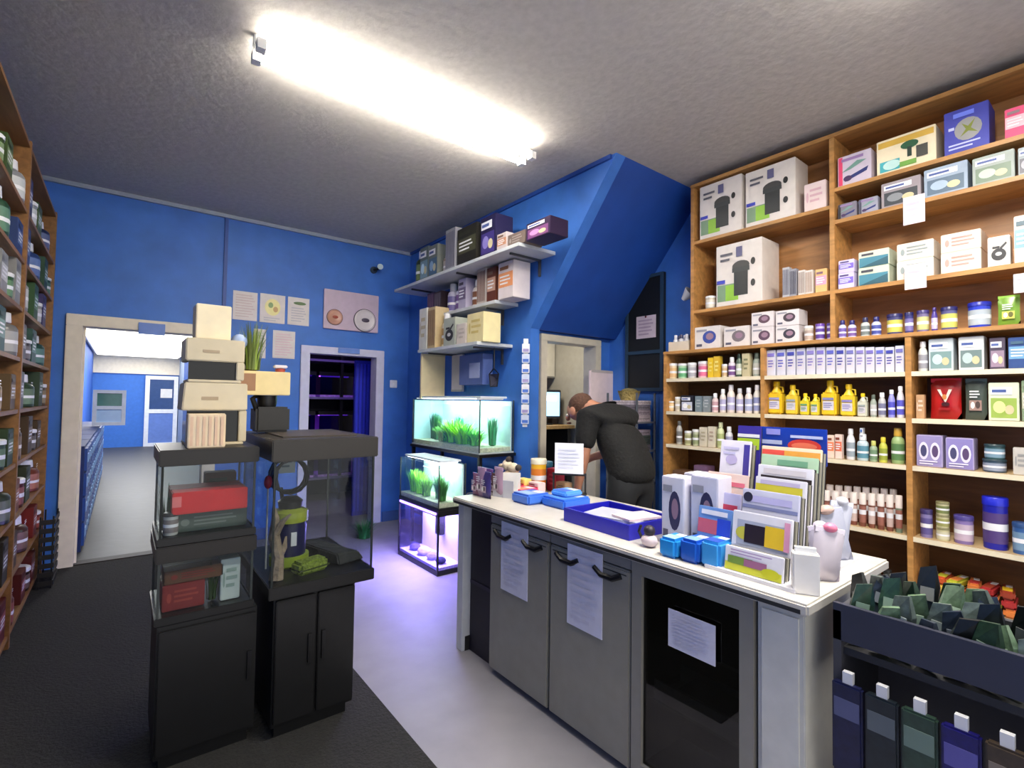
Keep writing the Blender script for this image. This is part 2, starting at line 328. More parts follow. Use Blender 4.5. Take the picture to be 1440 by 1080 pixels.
PR['photo'] = lambda c: [('r', .05, .05, .95, .6, c), ('e', .35, .35, .22, .17, tuple(min(255, v+70) for v in c)), ('e', .7, .28, .16, .13, (200, 190, 150)), ('r', .05, .7, .8, .9, (230, 230, 236)), ('r', .1, .76, .6, .84, (70, 90, 150))]
PR['bag'] = lambda c: [('p', [(.12, .95), (.3, .95), (.5, .5), (.72, .95), (.9, .95), (.55, .36)], (236, 216, 200)), ('e', .55, .3, .22, .09, (60, 10, 16)), ('r', .2, .05, .8, .14, (150, 20, 24)), ('e', .5, .62, .12, .12, (200, 130, 70))]
PR['round'] = lambda c: [('e', .5, .55, .4, .38, (226, 222, 190)), ('e', .5, .55, .3, .28, c), *lines(.3, .7, .45, .65, 2, (80, 80, 50))]
PR['fig'] = lambda c: [('r', .08, .2, .92, .7, (210, 205, 215)), *lines(.14, .86, .3, .64, 3, c), ('r', .08, .76, .92, .9, c)]
PR['packet'] = lambda c: [('r', .04, .05, .96, .5, c), ('e', .3, .28, .15, .15, (240, 240, 235)), ('e', .68, .3, .18, .16, tuple(int(v*.5) for v in c)), *lines(.08, .9, .58, .95, 3, (236, 236, 240))]
PR['stripes'] = lambda c: [('r', i*.17+.03, .05, i*.17+.11, .95, c) for i in range(6)]
PR['none'] = lambda c: []

def carton(t, w, d, h, c, c2, pr='band'):
    bd = MB().box(-w/2, -d/2, 0, w/2, d/2, h, M(c, .5)).build('body', t, bevel=min(.003, w*.04))
    s = PR[pr](c2)
    if s: prints('front_print', bd, w*.94, h*.94, -d/2, s, h*.03)
    if w > .05 and d > .05: MB().box(-w*.5, -.004, h-.0004, w*.5, .004, h+.0006, M(tuple(int(v*.85) for v in c), .3)).build('lid_seam', t)
def bottle(t, w, d, h, c, c2, cap=(232, 232, 236)):
    r = w/2*.94; ch = min(h*.24, r*1.5)
    bd = MB().lathe([(r*.93, 0), (r, .006), (r, h*.62), (r*.86, h*.7), (r*.5, h-ch*1.02), (r*.5, h-ch)], M(c, .35), 14).build('body', t, smooth=True)
    MB().lathe([(r*.62, h-ch), (r*.64, h-ch+.002), (r*.6, h-.003), (r*.52, h)], M(cap, .35), 12).build('cap', t, smooth=True)
    b = MB(); b.lathe([(r*1.012, h*.1), (r*1.012, h*.56)], M(c2, .45), 14); b.lathe([(r*1.02, h*.28), (r*1.02, h*.36)], M((236, 236, 240)), 14); b.build('label_band', bd, smooth=True)
def tub(t, w, d, h, c, c2, lid=(230, 230, 234), lf=.16):
    r = w/2*.95; lh = max(.008, h*lf)
    bd = MB().lathe([(r*.9, 0), (r*.93, .004), (r*.95, h-lh)], M(c, .35), 16).build('body', t, smooth=True)
    MB().lathe([(r, h-lh), (r, h-.004), (r*.94, h)], M(lid, .35), 16).build('lid', t, smooth=True)
    b = MB(); b.lathe([(r*.955, h*.12), (r*.965, min(h*.7, h-lh*1.15))], M(c2, .45), 16); b.lathe([(r*.968, h*.36), (r*.972, h*.5)], M((232, 232, 238)), 16); b.build('label_band', bd, smooth=True)
def jug(t, w, d, h, c, c2, cap=(236, 196, 20)):
    b = MB(); b.box(-w*.46, -d*.4, 0, w*.46, d*.4, h*.66, M(c, .35)); bd = b.build('body', t, bevel=w*.1)
    MB().lathe([(w*.36, h*.655), (w*.18, h*.8), (w*.17, h*.86)], M(c, .35), 12).build('neck', t, smooth=True)
    MB().lathe([(w*.21, h*.85), (w*.21, h*.97), (w*.18, h)], M(cap, .35), 12).build('cap', t, smooth=True)
    MB().tube([(w*.14, 0, h*.84), (w*.4, 0, h*.82), (w*.42, 0, h*.66)], w*.06, M(c, .35)).build('handle', t, smooth=True)
    prints('front_print', bd, w*.8, h*.5, -d*.4-.001, PR['fig'](c2), h*.06)
def pouch(t, w, d, h, c, c2, pr='packet'):
    b = MB(); n = 7; dd = min(d, w*.45)/2; vs = []; fs = []
    for i in range(n):
        for j in range(n):
            u, v = i/(n-1), j/(n-1); q = (math.sin(PI*u)*math.sin(PI*min(1, v*1.05)))**.5 if 0 < u < 1 and 0 < v < .95 else 0
            x = (u-.5)*w*(1-.06*math.sin(PI*v)); vs += [(x, -dd*q*(1.15-.5*v), v*h), (x, dd*q*(1.15-.5*v), v*h)]
    I = lambda i, j, s: (i*n+j)*2+s
    for i in range(n-1):
        for j in range(n-1):
            fs += [(I(i, j, 0), I(i+1, j, 0), I(i+1, j+1, 0), I(i, j+1, 0)), (I(i, j, 1), I(i, j+1, 1), I(i+1, j+1, 1), I(i+1, j, 1))]
    b.add(vs, fs, M(c, .3)); bd = b.build('bag', t, smooth=True)
    MB().box(-w*.47, -.003, h*.9, w*.47, .003, h, M(tuple(min(255, int(v*1.15+14)) for v in c), .3)).build('header_seal', t)
    s = PR[pr](c2)
    if s: prints('front_print', bd, w*.6, h*.55, -dd*1.16, s, h*.2)
def spray(t, w, d, h, c, c2):
    bottle(t, w, d, h*.8, c, c2)
    MB().box(-w*.12, -w*.4, h*.76, w*.12, w*.15, h*.98, M((236, 236, 240))).box(-w*.06, -w*.5, h*.86, w*.06, -w*.4, h*.94, M((60, 110, 190))).build('trigger', t)
MAKE = dict(carton=carton, bottle=bottle, tub=tub, jug=jug, pouch=pouch, spray=spray)
NAME = dict(carton='carton', bottle='bottle', tub='tub', jug='jug', pouch='pouch', spray='spray_bottle')
CAT = dict(carton='box', bottle='bottle', tub='tub', jug='bottle', pouch='packet', spray='spray bottle')
_rows = {}
def goods(kind, look, row, x0, x1, X, z, h, rz=-PI/2, d=None, cols=(), **kw):
    """one article on a shelf that faces -X (or turned by rz): x0..x1 along Y; labels count alike articles from the far end"""
    y0, y1 = min(x0, x1), max(x0, x1); wd = (y1-y0)*.96
    d = d or min(.2, max(.03, wd*.85))
    s = 1 if rz < 0 else -1
    _rows.setdefault((look, row), []).append(None)
    t = thing(NAME[kind], '', CAT[kind], (X+s*d/2, (y0+y1)/2, z), rz, NAME[kind].replace('_', ' ')+'s on '+row)
    MAKE[kind](t, wd, d, h, *cols, **kw)
    _rows[(look, row)][-1] = t
    return t
def finish_labels():
    for (look, row), ts in _rows.items():
        for i, t in enumerate(ts):
            t['label'] = look+(', '+ORD[i]+' from far end, ' if len(ts) > 1 else ', ')+row

# ------------------------------------------------------------------ back wall: notices, plates, switch, camera
def notice(look, x0, y0, x1, y1, kind, lc=(190, 186, 194)):
    a, c = at(x0, y0, Y=YA), at(x1, y1, Y=YA); W, Hh = c.x-a.x, a.z-c.z
    t = thing('paper_notice', look, 'notice', ((a.x+c.x)/2, YA-.004, c.z), 0, 'notices pinned to the blue wall')
    MB().box(-W/2, -.002, 0, W/2, .002, Hh, M((226, 218, 216), .7)).build('sheet', t)
    s = lines(.1, .9, .08, .92, 9, lc) if kind == 0 else [('e', .5, .55, .32, .3, (232, 222, 150)), ('e', .42, .62, .1, .1, (120, 150, 90)), ('e', .62, .48, .1, .1, (190, 150, 90)), *lines(.15, .85, .04, .2, 2, lc)] if kind == 1 else [('e', .55, .8, .3, .06, (80, 110, 60)), *lines(.15, .85, .1, .66, 6, lc)]
    prints('print', t, W*.98, Hh*.98, -.002, s, Hh*.01)
    return t
notice('pinkish typed notice beside the vertical seam of the blue wall', 328, 408, 361, 452, 0, (206, 188, 188))
notice('notice with a round yellow floral emblem on the blue wall', 366, 412, 400, 456, 1)
notice('notice with a dark green heading mark on the blue wall', 405, 417, 434, 459, 2)
notice('greenish white notice partly behind the plastic plant', 357, 462, 373, 504, 0, (190, 200, 190))
notice('pale pink lined notice under the upper three, nearest the second doorway', 384, 464, 414, 505, 0, (222, 194, 202))
a, c = at(455, 406, Y=YA), at(530, 469, Y=YA); W, Hh = c.x-a.x, a.z-c.z
t = thing('plaque', 'pale mauve board with two round fish plates above second doorway', 'plaque', ((a.x+c.x)/2, YA-.02, c.z))
MB().box(-W/2, -.012, 0, W/2, .012, Hh, M((196, 176, 196), .5)).build('board', t, bevel=.004)
for cx, r_, c1 in ((-.31, .135, (200, 150, 130)), (.24, .2, (214, 206, 210))):
    def disc(cx=cx, r_=r_, c1=c1):
        b = MB(); b.T = Matrix.Translation((cx*W, -.012, Hh*.3)) @ Matrix.Rotation(PI/2, 4, 'X') @ Matrix.Scale(W, 4)
        b.lathe([(r_, 0), (r_, .02), (r_*.85, .035), (r_*.8, .03)], M(c1, .3), 24); b.lathe([(r_*1.06, 0), (r_*1.06, .012)], M((50, 44, 60)), 24); return b.build('plate', t, smooth=True)
    p = disc(); b = MB(); b.T = Matrix.Translation((cx*W, -.012-.038*W, Hh*.3)) @ Matrix.Rotation(PI/2, 4, 'X')
    b.ell((0, 0, 0), (r_*W*.38, r_*W*.2, .004), M((160, 60, 40) if r_ < .15 else (70, 60, 80), .4)); f = b.build('fish_emblem', p); f.location = (0, 0, 0)
for k, (x, y, y1_) in enumerate(((195, 453, 472), (476, 489, 498))):
    a = at(x, y, Y=YA-.045); c = at(x+(37 if k == 0 else 30), y1_, Y=YA-.045)
    t = tag(bx('door_sign', (a.x, YA-.045, c.z), (c.x, YA-.031, a.z), M((96, 130, 205), .4), bevel=.002), ('small light blue sign on the head of the corridor doorway', 'small pale blue sign on the head of the second doorway')[k], 'sign')
a = at(553, 540, Y=YA)
t = thing('light_switch', 'white light switch on the blue wall by the second doorway', 'switch', (a.x, YA, a.z))
MB().box(-.045, -.012, -.045, .045, 0, .045, M((226, 230, 240))).build('plate', t, bevel=.004); MB().box(-.012, -.02, -.02, .012, -.012, .02, M((235, 235, 240))).build('rocker', t, bevel=.002)
a = at(525, 380, Y=YA)
t = thing('security_camera', 'small white security camera high on the blue wall', 'camera', (a.x, YA, a.z))
MB().lathe([(.04, 0), (.04, .02)], M((40, 60, 80)), 12).build('mount', t).rotation_euler = (PI/2, 0, 0)
MB().tube([(0, -.02, 0), (.02, -.07, .0), (.03, -.09, .03)], .012, BLACK).build('arm', t, smooth=True)
MB().tube([(.055, -.06, .04), (.0, -.2, .0)], .032, M((190, 210, 214), .4), 10).build('body', t, smooth=True)

# ------------------------------------------------------------------ ceiling fluorescent
def batten(label, x0, x1, y, h=H):
    t = thing('fluorescent_batten', label, 'lamp', ((x0+x1)/2, y, h)); L = (x1-x0)/2
    MB().box(-L, -.022, -.06, L, .022, 0, M((226, 226, 220), .4)).build('housing', t, bevel=.006)
    for s in (-1, 1):
        b = MB(); b.tube([(-L+.05, s*.055, -.075), (L-.05, s*.055, -.075)], .02, glow((255, 248, 236), TUBE_POWER), 10); b.build('tube', t, smooth=True)
        for e in (-1, 1): MB().box(e*(L-.025)-.02, s*.055-.024, -.1, e*(L-.025)+.02, s*.055+.024, -.05, WHITE).build('lamp_holder', t)
batten('long bare fluorescent batten on the ceiling near the stair slope', .45, 2.2, 2.66)
batten('second fluorescent batten on the ceiling nearer the shop front', .95, 2.55, .35)

# ------------------------------------------------------------------ corner rack on the other side, packed with goods
LX = -.45
DIMWOOD = wood((140, 98, 56))  # wood darkened in its colour for the dim light in this corner
t = thing('corner_rack', 'tall orange brown rack packed with goods beside the corridor doorway', 'shelving')
LZ = [.08, .40, .72, 1.03, 1.33, 1.62, 1.90, 2.17, 2.46]
for y in (2.3, 3.93, 5.34): bx('upright', (LX-.3, y-.02, 0), (LX, y+.02, 2.86), DIMWOOD, t, .002)
bx('back_panel', (LX-.32, 2.3, 0), (LX-.3, 5.36, 2.86), M((60, 42, 26), .7), t)
for z in LZ+[2.84]:
    for a, c in ((2.32, 3.91), (3.95, 5.32)): bx('shelf', (LX-.3, a, z-.022), (LX-.005, c, z), DIMWOOD, t)
pal = [[(120, 26, 20), (60, 30, 22), (96, 60, 30)], [(150, 30, 26), (90, 50, 30), (50, 40, 30)], [(110, 34, 26), (60, 70, 40), (150, 70, 40)], [(60, 90, 50), (96, 70, 40), (70, 60, 50)],
       [(110, 110, 110), (60, 90, 60), (130, 100, 60)], [(150, 150, 150), (50, 100, 90), (90, 80, 80)], [(60, 110, 60), (190, 190, 190), (70, 60, 130)], [(50, 80, 150), (200, 200, 205), (40, 90, 60)], [(46, 60, 110), (190, 195, 200), (90, 120, 60)]]
pn = [['dark red', 'dark brown', 'ochre'], ['bright red', 'brown', 'black'], ['crimson', 'olive', 'rust'], ['green', 'tan', 'grey brown'], ['grey', 'leaf green', 'sandy'], ['silver', 'teal', 'charcoal'], ['green', 'white', 'purple'], ['blue', 'white', 'dark green'], ['navy', 'pale', 'moss green']]
kinds = ['pouch', 'carton', 'tub', 'carton', 'pouch', 'bottle']
for s, z in enumerate(LZ):
    for bay, (a, c, n) in enumerate(((3.97, 5.31, 6), (2.9, 3.9, 5))):
        st = (c-a)/n
        for k in range(n):
            q = random.randrange(3); kd = kinds[(k+s*2+bay) % 6]; h = random.uniform(.19, .25) if kd != 'tub' else random.uniform(.13, .18)
            cc = tuple(int(v*.72) for v in pal[s][q]); w_ = st*random.uniform(.8, .96)  # goods' colours dimmed as well, for the weak light at this end
            y = c-(k+.5)*st
            goods(kd, pn[s][q]+' '+kd, 'corner rack '+('far' if bay == 0 else 'near')+' bay, '+ORD[s]+' shelf up', y-w_/2, y+w_/2, LX-.015, z, h, PI/2, min(.22, w_*.8), (cc, tuple(min(255, v+60) for v in cc)))

t = thing('slatted_crate', 'black slatted crate on the floor between corner rack and corridor doorway', 'crate', (-.40, 5.12, .0065))
for x in (-.04, .03):
    for y in (-.16, .15): MB().box(x, y, 0, x+.01, y+.01, .52, BLACK).build('post', t)
for k in range(8):
    MB().box(.04, -.16, .02+k*.063, .046, .16, .055+k*.063, M((26, 24, 22), .5)).build('slat', t); MB().box(-.04, -.166, .02+k*.063, .04, -.16, .055+k*.063, M((26, 24, 22), .5)).build('slat', t)

# ------------------------------------------------------------------ tanks in the foreground
def glass_box(t, x0, y0, x1, y1, z0, z1, g, th=.006, back=None):
    MB().box(x0, y0, z0, x1, y0+th, z1, g).build('front_pane', t); MB().box(x0, y1-th, z0, x1, y1, z1, back or g).build('back_pane', t)
    MB().box(x0, y0+th, z0, x0+th, y1-th, z1, g).build('side_pane', t); MB().box(x1-th, y0+th, z0, x1, y1-th, z1, g).build('side_pane', t)
    for x in (x0+.004, x1-.004):
        for y in (y0+.004, y1-.004): MB().box(x-.004, y-.004, z0, x+.004, y+.004, z1, M((60, 64, 62), .3)).build('silicone_seam', t)
TX0, TX1, TY0, TY1 = .489, .93, 2.19, 2.84
t = thing('hooded_tank', 'large glass tank with a thick dark hood on a black stand', 'aquarium', (0, 0, .6))
MB().box(TX0, TY0, 0, TX1, TY1, .05, BLACK).build('base_frame', t, bevel=.003)
glass_box(t, TX0+.008, TY0+.008, TX1-.008, TY1-.008, .05, .56, DGLASS)
MB().box(TX0-.004, TY0-.004, .555, TX1+.004, TY1+.004, .645, M((40, 36, 32), .35)).build('hood', t, bevel=.004)
MB().box(TX0+.06, TY0+.1, .645, TX1-.06, TY1-.2, .651, M((62, 54, 46), .4)).build('hood_flap', t)
def cabinet(name, label, x0, x1, y0, y1, z1, nd=2):
    t = thing(name, label, 'cabinet', ((x0+x1)/2, (y0+y1)/2, 0)); W, D = (x1-x0)/2, (y1-y0)/2
    MB().box(-W, -D, .06, W, D, z1, M((16, 16, 17), .4)).build('carcass', t, bevel=.003); MB().box(-W+.02, -D+.03, 0, W-.02, D-.02, .06, M((10, 10, 10))).build('plinth', t)
    for k in range(nd):
        a = -W+.006+k*(2*W/nd); e = a+2*W/nd-.012
        d = MB().box(a, -D-.018, .08, e, -D, z1-.02, M((20, 20, 21), .3)).build('door', t, bevel=.003)
        MB().box(e-.03 if k == 0 else a+.015, -D-.028, z1*.5, e-.015 if k == 0 else a+.03, -D-.018, z1*.7, M((70, 70, 72), .3, metal=1)).build('handle', d)
    return t
cabinet('tank_stand', 'black cabinet stand under the large hooded tank', .52, .86, 2.24, 2.82, .6)
cabinet('tank_stand', 'black cabinet stand under the two stacked small tanks', .13, .47, 2.3, 2.66, .555, 1)
# inside the hooded tank
q = thing('canister_filter', 'navy canister filter with yellow green bands inside the hooded tank', 'filter', (.63, 2.46, .652))
MB().lathe([(.075, 0), (.085, .01), (.085, .05)], M((150, 170, 50), .4), 16).build('base', q, smooth=True)
MB().lathe([(.07, .05), (.072, .18), (.066, .2)], M((14, 16, 66), .35), 16).build('body', q, smooth=True)
MB().lathe([(.078, .2), (.078, .245), (.05, .26)], M((150, 160, 44), .4), 16).build('collar', q, smooth=True)
MB().lathe([(.05, .255), (.055, .29), (.03, .31)], BLACK, 14).build('motor_head', q, smooth=True)
MB().box(-.012, -.075, .1, .012, -.068, .16, M((210, 210, 215))).build('clip', q)
q = thing('coiled_hose', 'black coiled air hose inside the hooded tank', 'hose', (.66, 2.6, .652))
MB().tube([((.08+.006*math.sin(i*.9))*math.cos(i*.5), .05*math.sin(i*.25), .385+(.085+.004*math.cos(i))*math.sin(i*.5)) for i in range(60)], .008, BLACK, 6).build('coil', q, smooth=True)
MB().tube([(-.03, 0, .0), (-.02, .0, .2), (-.04, 0, .33)], .009, BLACK, 6).build('down_pipe', q, smooth=True)
q = thing('slate_slab', 'dark slate slab lying inside the hooded tank', 'stone', (.8, 2.5, .651), math.radians(24))
b = MB(); b.T = Matrix.Rotation(math.radians(0), 4, 'X'); b.add([(-.07, -.18, 0), (.07, -.2, 0), (.08, .16, 0), (-.05, .2, 0), (-.055, -.15, .045), (.06, -.17, .035), (.06, .12, .05), (-.04, .16, .06)], [(3, 2, 1, 0), (4, 5, 6, 7), (0, 1, 5, 4), (1, 2, 6, 5), (2, 3, 7, 6), (3, 0, 4, 7)], M((36, 36, 36), .7, .3, 20, .6)); b.build('slab', q, bevel=.006)
q = thing('sponge', 'yellow green filter sponge on the floor of the hooded tank', 'sponge', (.68, 2.31, .651), .3)
MB().box(-.07, -.04, 0, .07, .04, .055, M((132, 150, 50), .9, .3, 80, 1)).build('block', q, bevel=.012); MB().box(-.072, -.041, .02, .072, .041, .026, M((60, 70, 24), .9)).build('slot', q)
q = thing('white_card', 'white price card on the far pane of the hooded tank', 'card', (.7, 2.82, 1.02))
MB().box(-.04, -.004, 0, .04, 0, .11, M((214, 226, 226))).build('card', q); prints('print', q, .07, .1, -.004, lines(.1, .9, .2, .9, 3, (120, 140, 150)), .005)
q = thing('driftwood', 'pale twisted driftwood branch inside the hooded tank', 'driftwood', (.535, 2.28, .652))
DW = M((142, 124, 104), .8, .3, 30, .6)
MB().tube([(.0, .0, 0), (.01, .01, .09), (-.005, .03, .17), (.0, .04, .25), (-.01, .03, .3)], [.03, .022, .024, .016, .006], DW, 8).build('trunk', q, smooth=True)
MB().tube([(-.004, .03, .17), (.02, .0, .24), (.05, -.01, .27)], [.016, .012, .004], DW, 7).build('twig', q, smooth=True); MB().tube([(.008, .01, .08), (.04, .04, .12), (.05, .06, .16)], [.014, .012, .004], DW, 7).build('twig', q, smooth=True)
q = thing('red_float', 'small red float on the pane beside the driftwood', 'float', (.53, 2.45, .652))
MB().tube([(0, 0, 0), (0, 0, .36)], .004, M((200, 200, 200))).build('rod', q); MB().ell((0, 0, .385), (.018, .018, .03), M((170, 30, 22), .4)).build('bulb', q, smooth=True)
# two small stacked tanks
for k, (z0, z1, lb) in enumerate(((.557, .85, 'lower small tank of the stack beside the hooded tank'), (.852, 1.213, 'upper small tank of the stack under the cream tanks'))):
    t = thing('small_tank', lb, 'aquarium', (0, 0, z0)); hh = z1-z0
    MB().box(.12, 2.29, 0, .455, 2.65, .03, BLACK).build('base_frame', t, bevel=.003)
    glass_box(t, .126, 2.296, .449, 2.644, .03, hh-.06, DGLASS)
    MB().box(.116, 2.286, hh-.062, .459, 2.654, hh, M((24, 20, 18), .35)).build('lid', t, bevel=.004)
def plain(name, label, cat, loc, w, d, h, c, c2, pr='band', rz=0, cap=None):
    t = thing(name, label, cat, loc, rz); carton(t, w, d, h, c, c2, pr); return t
plain('carton', 'grey green flat carton beneath bright red carton in the upper small tank', 'box', (.3, 2.45, .883), .26, .2, .075, (70, 84, 76), (110, 120, 112), 'text')
q = plain('carton', 'bright red carton on top of flat carton in upper small tank', 'box', (.295, 2.43, .959), .26, .22, .085, (222, 26, 34), (236, 60, 60), 'none')
MB().box(-.13, -.112, .03, -.1, -.1101, .07, M((240, 120, 120))).build('corner_tape', q)
plain('carton', 'dark maroon carton at the back of the upper small tank', 'box', (.36, 2.59, .883), .12, .07, .2, (70, 22, 26), (40, 60, 50), 'band')
t = thing('jar', 'small clear jar with dark lid in the upper small tank', 'jar', (.165, 2.345, .883)); tub(t, .055, .055, .085, (190, 190, 186), (130, 120, 120), (40, 36, 36))
plain('carton', 'dull red carton in the lower small tank', 'box', (.215, 2.42, .589), .14, .16, .1, (130, 34, 34), (160, 60, 50), 'text')
plain('carton', 'brown flat carton lying on the dull red carton', 'box', (.25, 2.42, .691), .2, .16, .05, (96, 60, 36), (130, 40, 30), 'text')
plain('carton', 'tall white carton standing in the lower small tank', 'box', (.375, 2.38, .589), .07, .08, .165, (200, 210, 204), (150, 170, 160), 'text')
def waterplant(label, loc, r, h, n, c, cat='plant', name='aquarium_plant', curl=.5, wide=.06):
    """a clump of thin strap leaves"""
    t = thing(name, label, cat, loc); MB().ell((0, 0, .006), (r*.3, r*.3, .006), M((60, 46, 30), .8)).build('root_mass', t)
    for g in range(3):
        b = MB(); m = M(tuple(int(v*(.8+.2*g)) for v in c), .5)
        for i in range(n//3):
            a = random.uniform(0, 2*PI); q = random.uniform(.1, 1)**.7*r; hh = h*random.uniform(.6, 1); x, y = q*.4*math.cos(a), q*.4*math.sin(a); wd = max(.004, r*wide); tx, ty = -math.sin(a)*wd, math.cos(a)*wd
            pts = []
            for s in range(5):
                u = s/4; rr = q*.4+q*curl*u*u; k = 1-u*.85
                pts.append((rr*math.cos(a), rr*math.sin(a), .006+hh*(u-.12*u*u), k))
            vs = []
            for (px, py, pz, k) in pts: vs += [(px-tx*k, py-ty*k, pz), (px+tx*k, py+ty*k, pz)]
            b.add(vs, [(2*s, 2*s+1, 2*s+3, 2*s+2) for s in range(4)], m)
        o = b.build('leaf_cluster', t, smooth=True); o['kind'] = 'stuff'
    return t
waterplant('dark green plastic plant in the upper small tank beside the jar', (.155, 2.42, .884), .06, .2, 30, (50, 90, 40))
waterplant('green plastic plant in the lower small tank', (.315, 2.38, .589), .05, .18, 30, (60, 92, 40))
# cream units stacked on the small tanks
CR = M((206, 192, 160), .5, .05)
def nano(label, z0, z1, lidh, x0, x1, flare):
    t = thing('cream_tank', label, 'aquarium', (0, 0, z0)); hh = z1-z0; y0, y1 = 2.42, 2.63
    MB().box(x0+.01, y0+.0, 0, x1-.01, y1, .012, CR).build('base', t, bevel=.003)
    MB().box(x1-.03, y0, .012, x1, y1, hh-lidh, CR).build('side_column', t, bevel=.003)
    MB().box(x0+.012, y0+.02, .012, x1-.03, y1-.02, hh-lidh, M((10, 11, 11), .1)).build('dark_pane', t)
    b = MB(); e = flare; zz = hh-lidh
    b.add([(x0-e, y0-e, zz), (x1, y0-e, zz), (x1, y1, zz), (x0-e, y1, zz), (x0, y0, hh), (x1, y0, hh), (x1, y1, hh), (x0, y1, hh)], [(3, 2, 1, 0), (4, 5, 6, 7), (0, 1, 5, 4), (1, 2, 6, 5), (2, 3, 7, 6), (3, 0, 4, 7)], CR); b.build('lid', t, bevel=.004)
    MB().box(x0+.06, y0-e*.5-.003, hh-lidh*.62, x0+.12, y0-e*.45, hh-lidh*.5, M((170, 150, 120))).build('badge', t)
    return t
nano('lower cream tank with flared lid standing on the black tank lid', 1.214, 1.475, .115, .20, .43, .008)
nano('upper cream tank with dark front stacked below the cream carton', 1.476, 1.66, .095, .20, .415, .0)
plain('carton', 'small cream carton standing before the lower cream tank', 'box', (.272, 2.36, 1.2135), .13, .085, .135, (222, 200, 166), (214, 180, 150), 'stripes')
plain('carton', 'cream cube carton on top of the cream tank stack', 'box', (.3, 2.52, 1.661), .13, .13, .148, (240, 224, 186), (232, 212, 170), 'none')
t = thing('filter_box', 'black filter box on the tank hood holding up a cream carton', 'filter', (.56, 2.66, 1.252))
MB().box(-.06, -.07, 0, .09, .07, .12, DARK).build('body', t, bevel=.01); MB().lathe([(.04, .12), (.045, .14), (.045, .175)], BLACK, 14).build('motor', t, smooth=True); MB().tube([(-.05, -.03, .1), (-.075, -.05, .16), (-.05, -.02, .17)], .012, BLACK).build('spout', t, smooth=True)
a, c = at(341, 526, Y=2.6), at(407, 561, Y=2.6)
t = plain('carton', 'wide cream carton balanced on the black filter box', 'box', ((a.x+c.x)/2, 2.66, 1.428), c.x-a.x, .14, a.z-c.z, (226, 206, 150), (214, 190, 130), 'none')
MB().box(-.115, -.072, .02, -.05, -.07, .1, M((150, 110, 80))).build('printed_corner', t)
zt = 1.429+a.z-c.z
waterplant('tall green plastic plant on the wide cream carton', ((a.x+c.x)/2-.06, 2.66, zt), .1, .26, 90, (110, 130, 56), curl=.5)
for k, (dx, zz, cc, lb) in enumerate(((-.115, 0, (150, 140, 130), 'stone grey ornament at the edge of the wide cream carton'),)):
    t = thing('ornament', lb, 'ornament', ((a.x+c.x)/2+dx, 2.64, zt)); MB().lathe([(.026, 0), (.03, .02), (.018, .05), (.026, .08), (.02, .1)], M(cc), 12).build('base', t, smooth=True)
    MB().ell((0, 0, .135), (.036, .03, .036), M((150, 170, 210), .3)).build('blue_white_globe', t, smooth=True)
t = thing('ornament', 'small red and white ornament at the free end of the cream carton', 'ornament', ((a.x+c.x)/2+.07, 2.65, zt)); MB().lathe([(.022, 0), (.024, .015), (.008, .022)], M((150, 60, 50)), 12).build('base', t, smooth=True); MB().box(-.03, -.02, .02, .03, .02, .035, M((220, 214, 220))).build('cap', t, bevel=.004)

# ------------------------------------------------------------------ alcove side wall: shelves, goods, lit tanks
SHW = M((196, 200, 204), .4)
def wshelf(label, x, y0, y1, z, brk):
    t = thing('wall_shelf', label, 'shelf', (0, 0, z)); MB().box(x, y0, -.028, XB, y1, 0, SHW).build('board', t, bevel=.002)
    for y in brk: MB().box(x+.06, y-.008, -.045, XB, y+.008, -.028, M((90, 92, 96), .4, metal=.8)).box(XB-.02, y-.008, -.17, XB, y+.008, -.045, M((90, 92, 96), .4, metal=.8)).build('bracket', t)
S1, S2, S3 = 2.615, 2.265, 1.91
wshelf('long white shelf highest on the blue side wall under ceiling', 2.32, 2.92, 5.1, S1, (3.1, 3.9, 4.8))
wshelf('middle white shelf on the blue side wall below the longest', 2.45, 3.39, 4.72, S2, (3.6, 4.5))
wshelf('deep white shelf directly over the lit planted tank', 2.32, 3.46, 4.52, S3, (3.6, 4.4))
def srow(row, X, z, items):
    for (px0, px1, py, kind, look, cols, kw) in items:
        ym = py+40
        a, c = at(px0, ym, X=X), at(px1, ym, X=X); h = max(.05, at((px0+px1)/2, py, X=X).z-z)
        goods(kind, look, row, c.y, a.y, X, z, min(h, H-.02-z), -PI/2, min(.18, XB-X-.02), cols, **kw)
G_ = (170, 174, 178)
srow('the highest wall shelf', 2.36, S1, [
    (579, 590, 352, 'bottle', 'dark green slim bottle', ((40, 60, 46), (110, 130, 90)), {}), (590, 602, 348, 'carton', 'grey green mottled carton', ((96, 110, 110), (120, 150, 170)), dict(pr='photo')),
    (602, 615, 345, 'carton', 'grey green mottled carton', ((110, 116, 112), (70, 100, 130)), dict(pr='photo')), (615, 624, 352, 'bottle', 'brown and pale slim bottle', ((140, 120, 110), (180, 170, 170)), {}),
    (626, 640, 322, 'carton', 'tall narrow silver carton', ((150, 150, 160), (90, 90, 110)), dict(pr='stripes')), (642, 670, 318, 'carton', 'black wide carton', ((34, 32, 26), (70, 70, 50)), dict(pr='band')),
    (675, 697, 304, 'carton', 'tall deep violet carton', ((30, 24, 66), (60, 50, 120)), dict(pr='photo')), (698, 712, 328, 'carton', 'white and tan small carton', ((190, 180, 180), (180, 130, 100)), dict(pr='band')),
    (713, 738, 327, 'carton', 'low taupe carton', ((110, 96, 90), (150, 140, 136)), dict(pr='text')), (739, 774, 309, 'carton', 'dark plum carton with mauve patch nearest the end', ((44, 24, 60), (120, 70, 120)), dict(pr='photo'))])
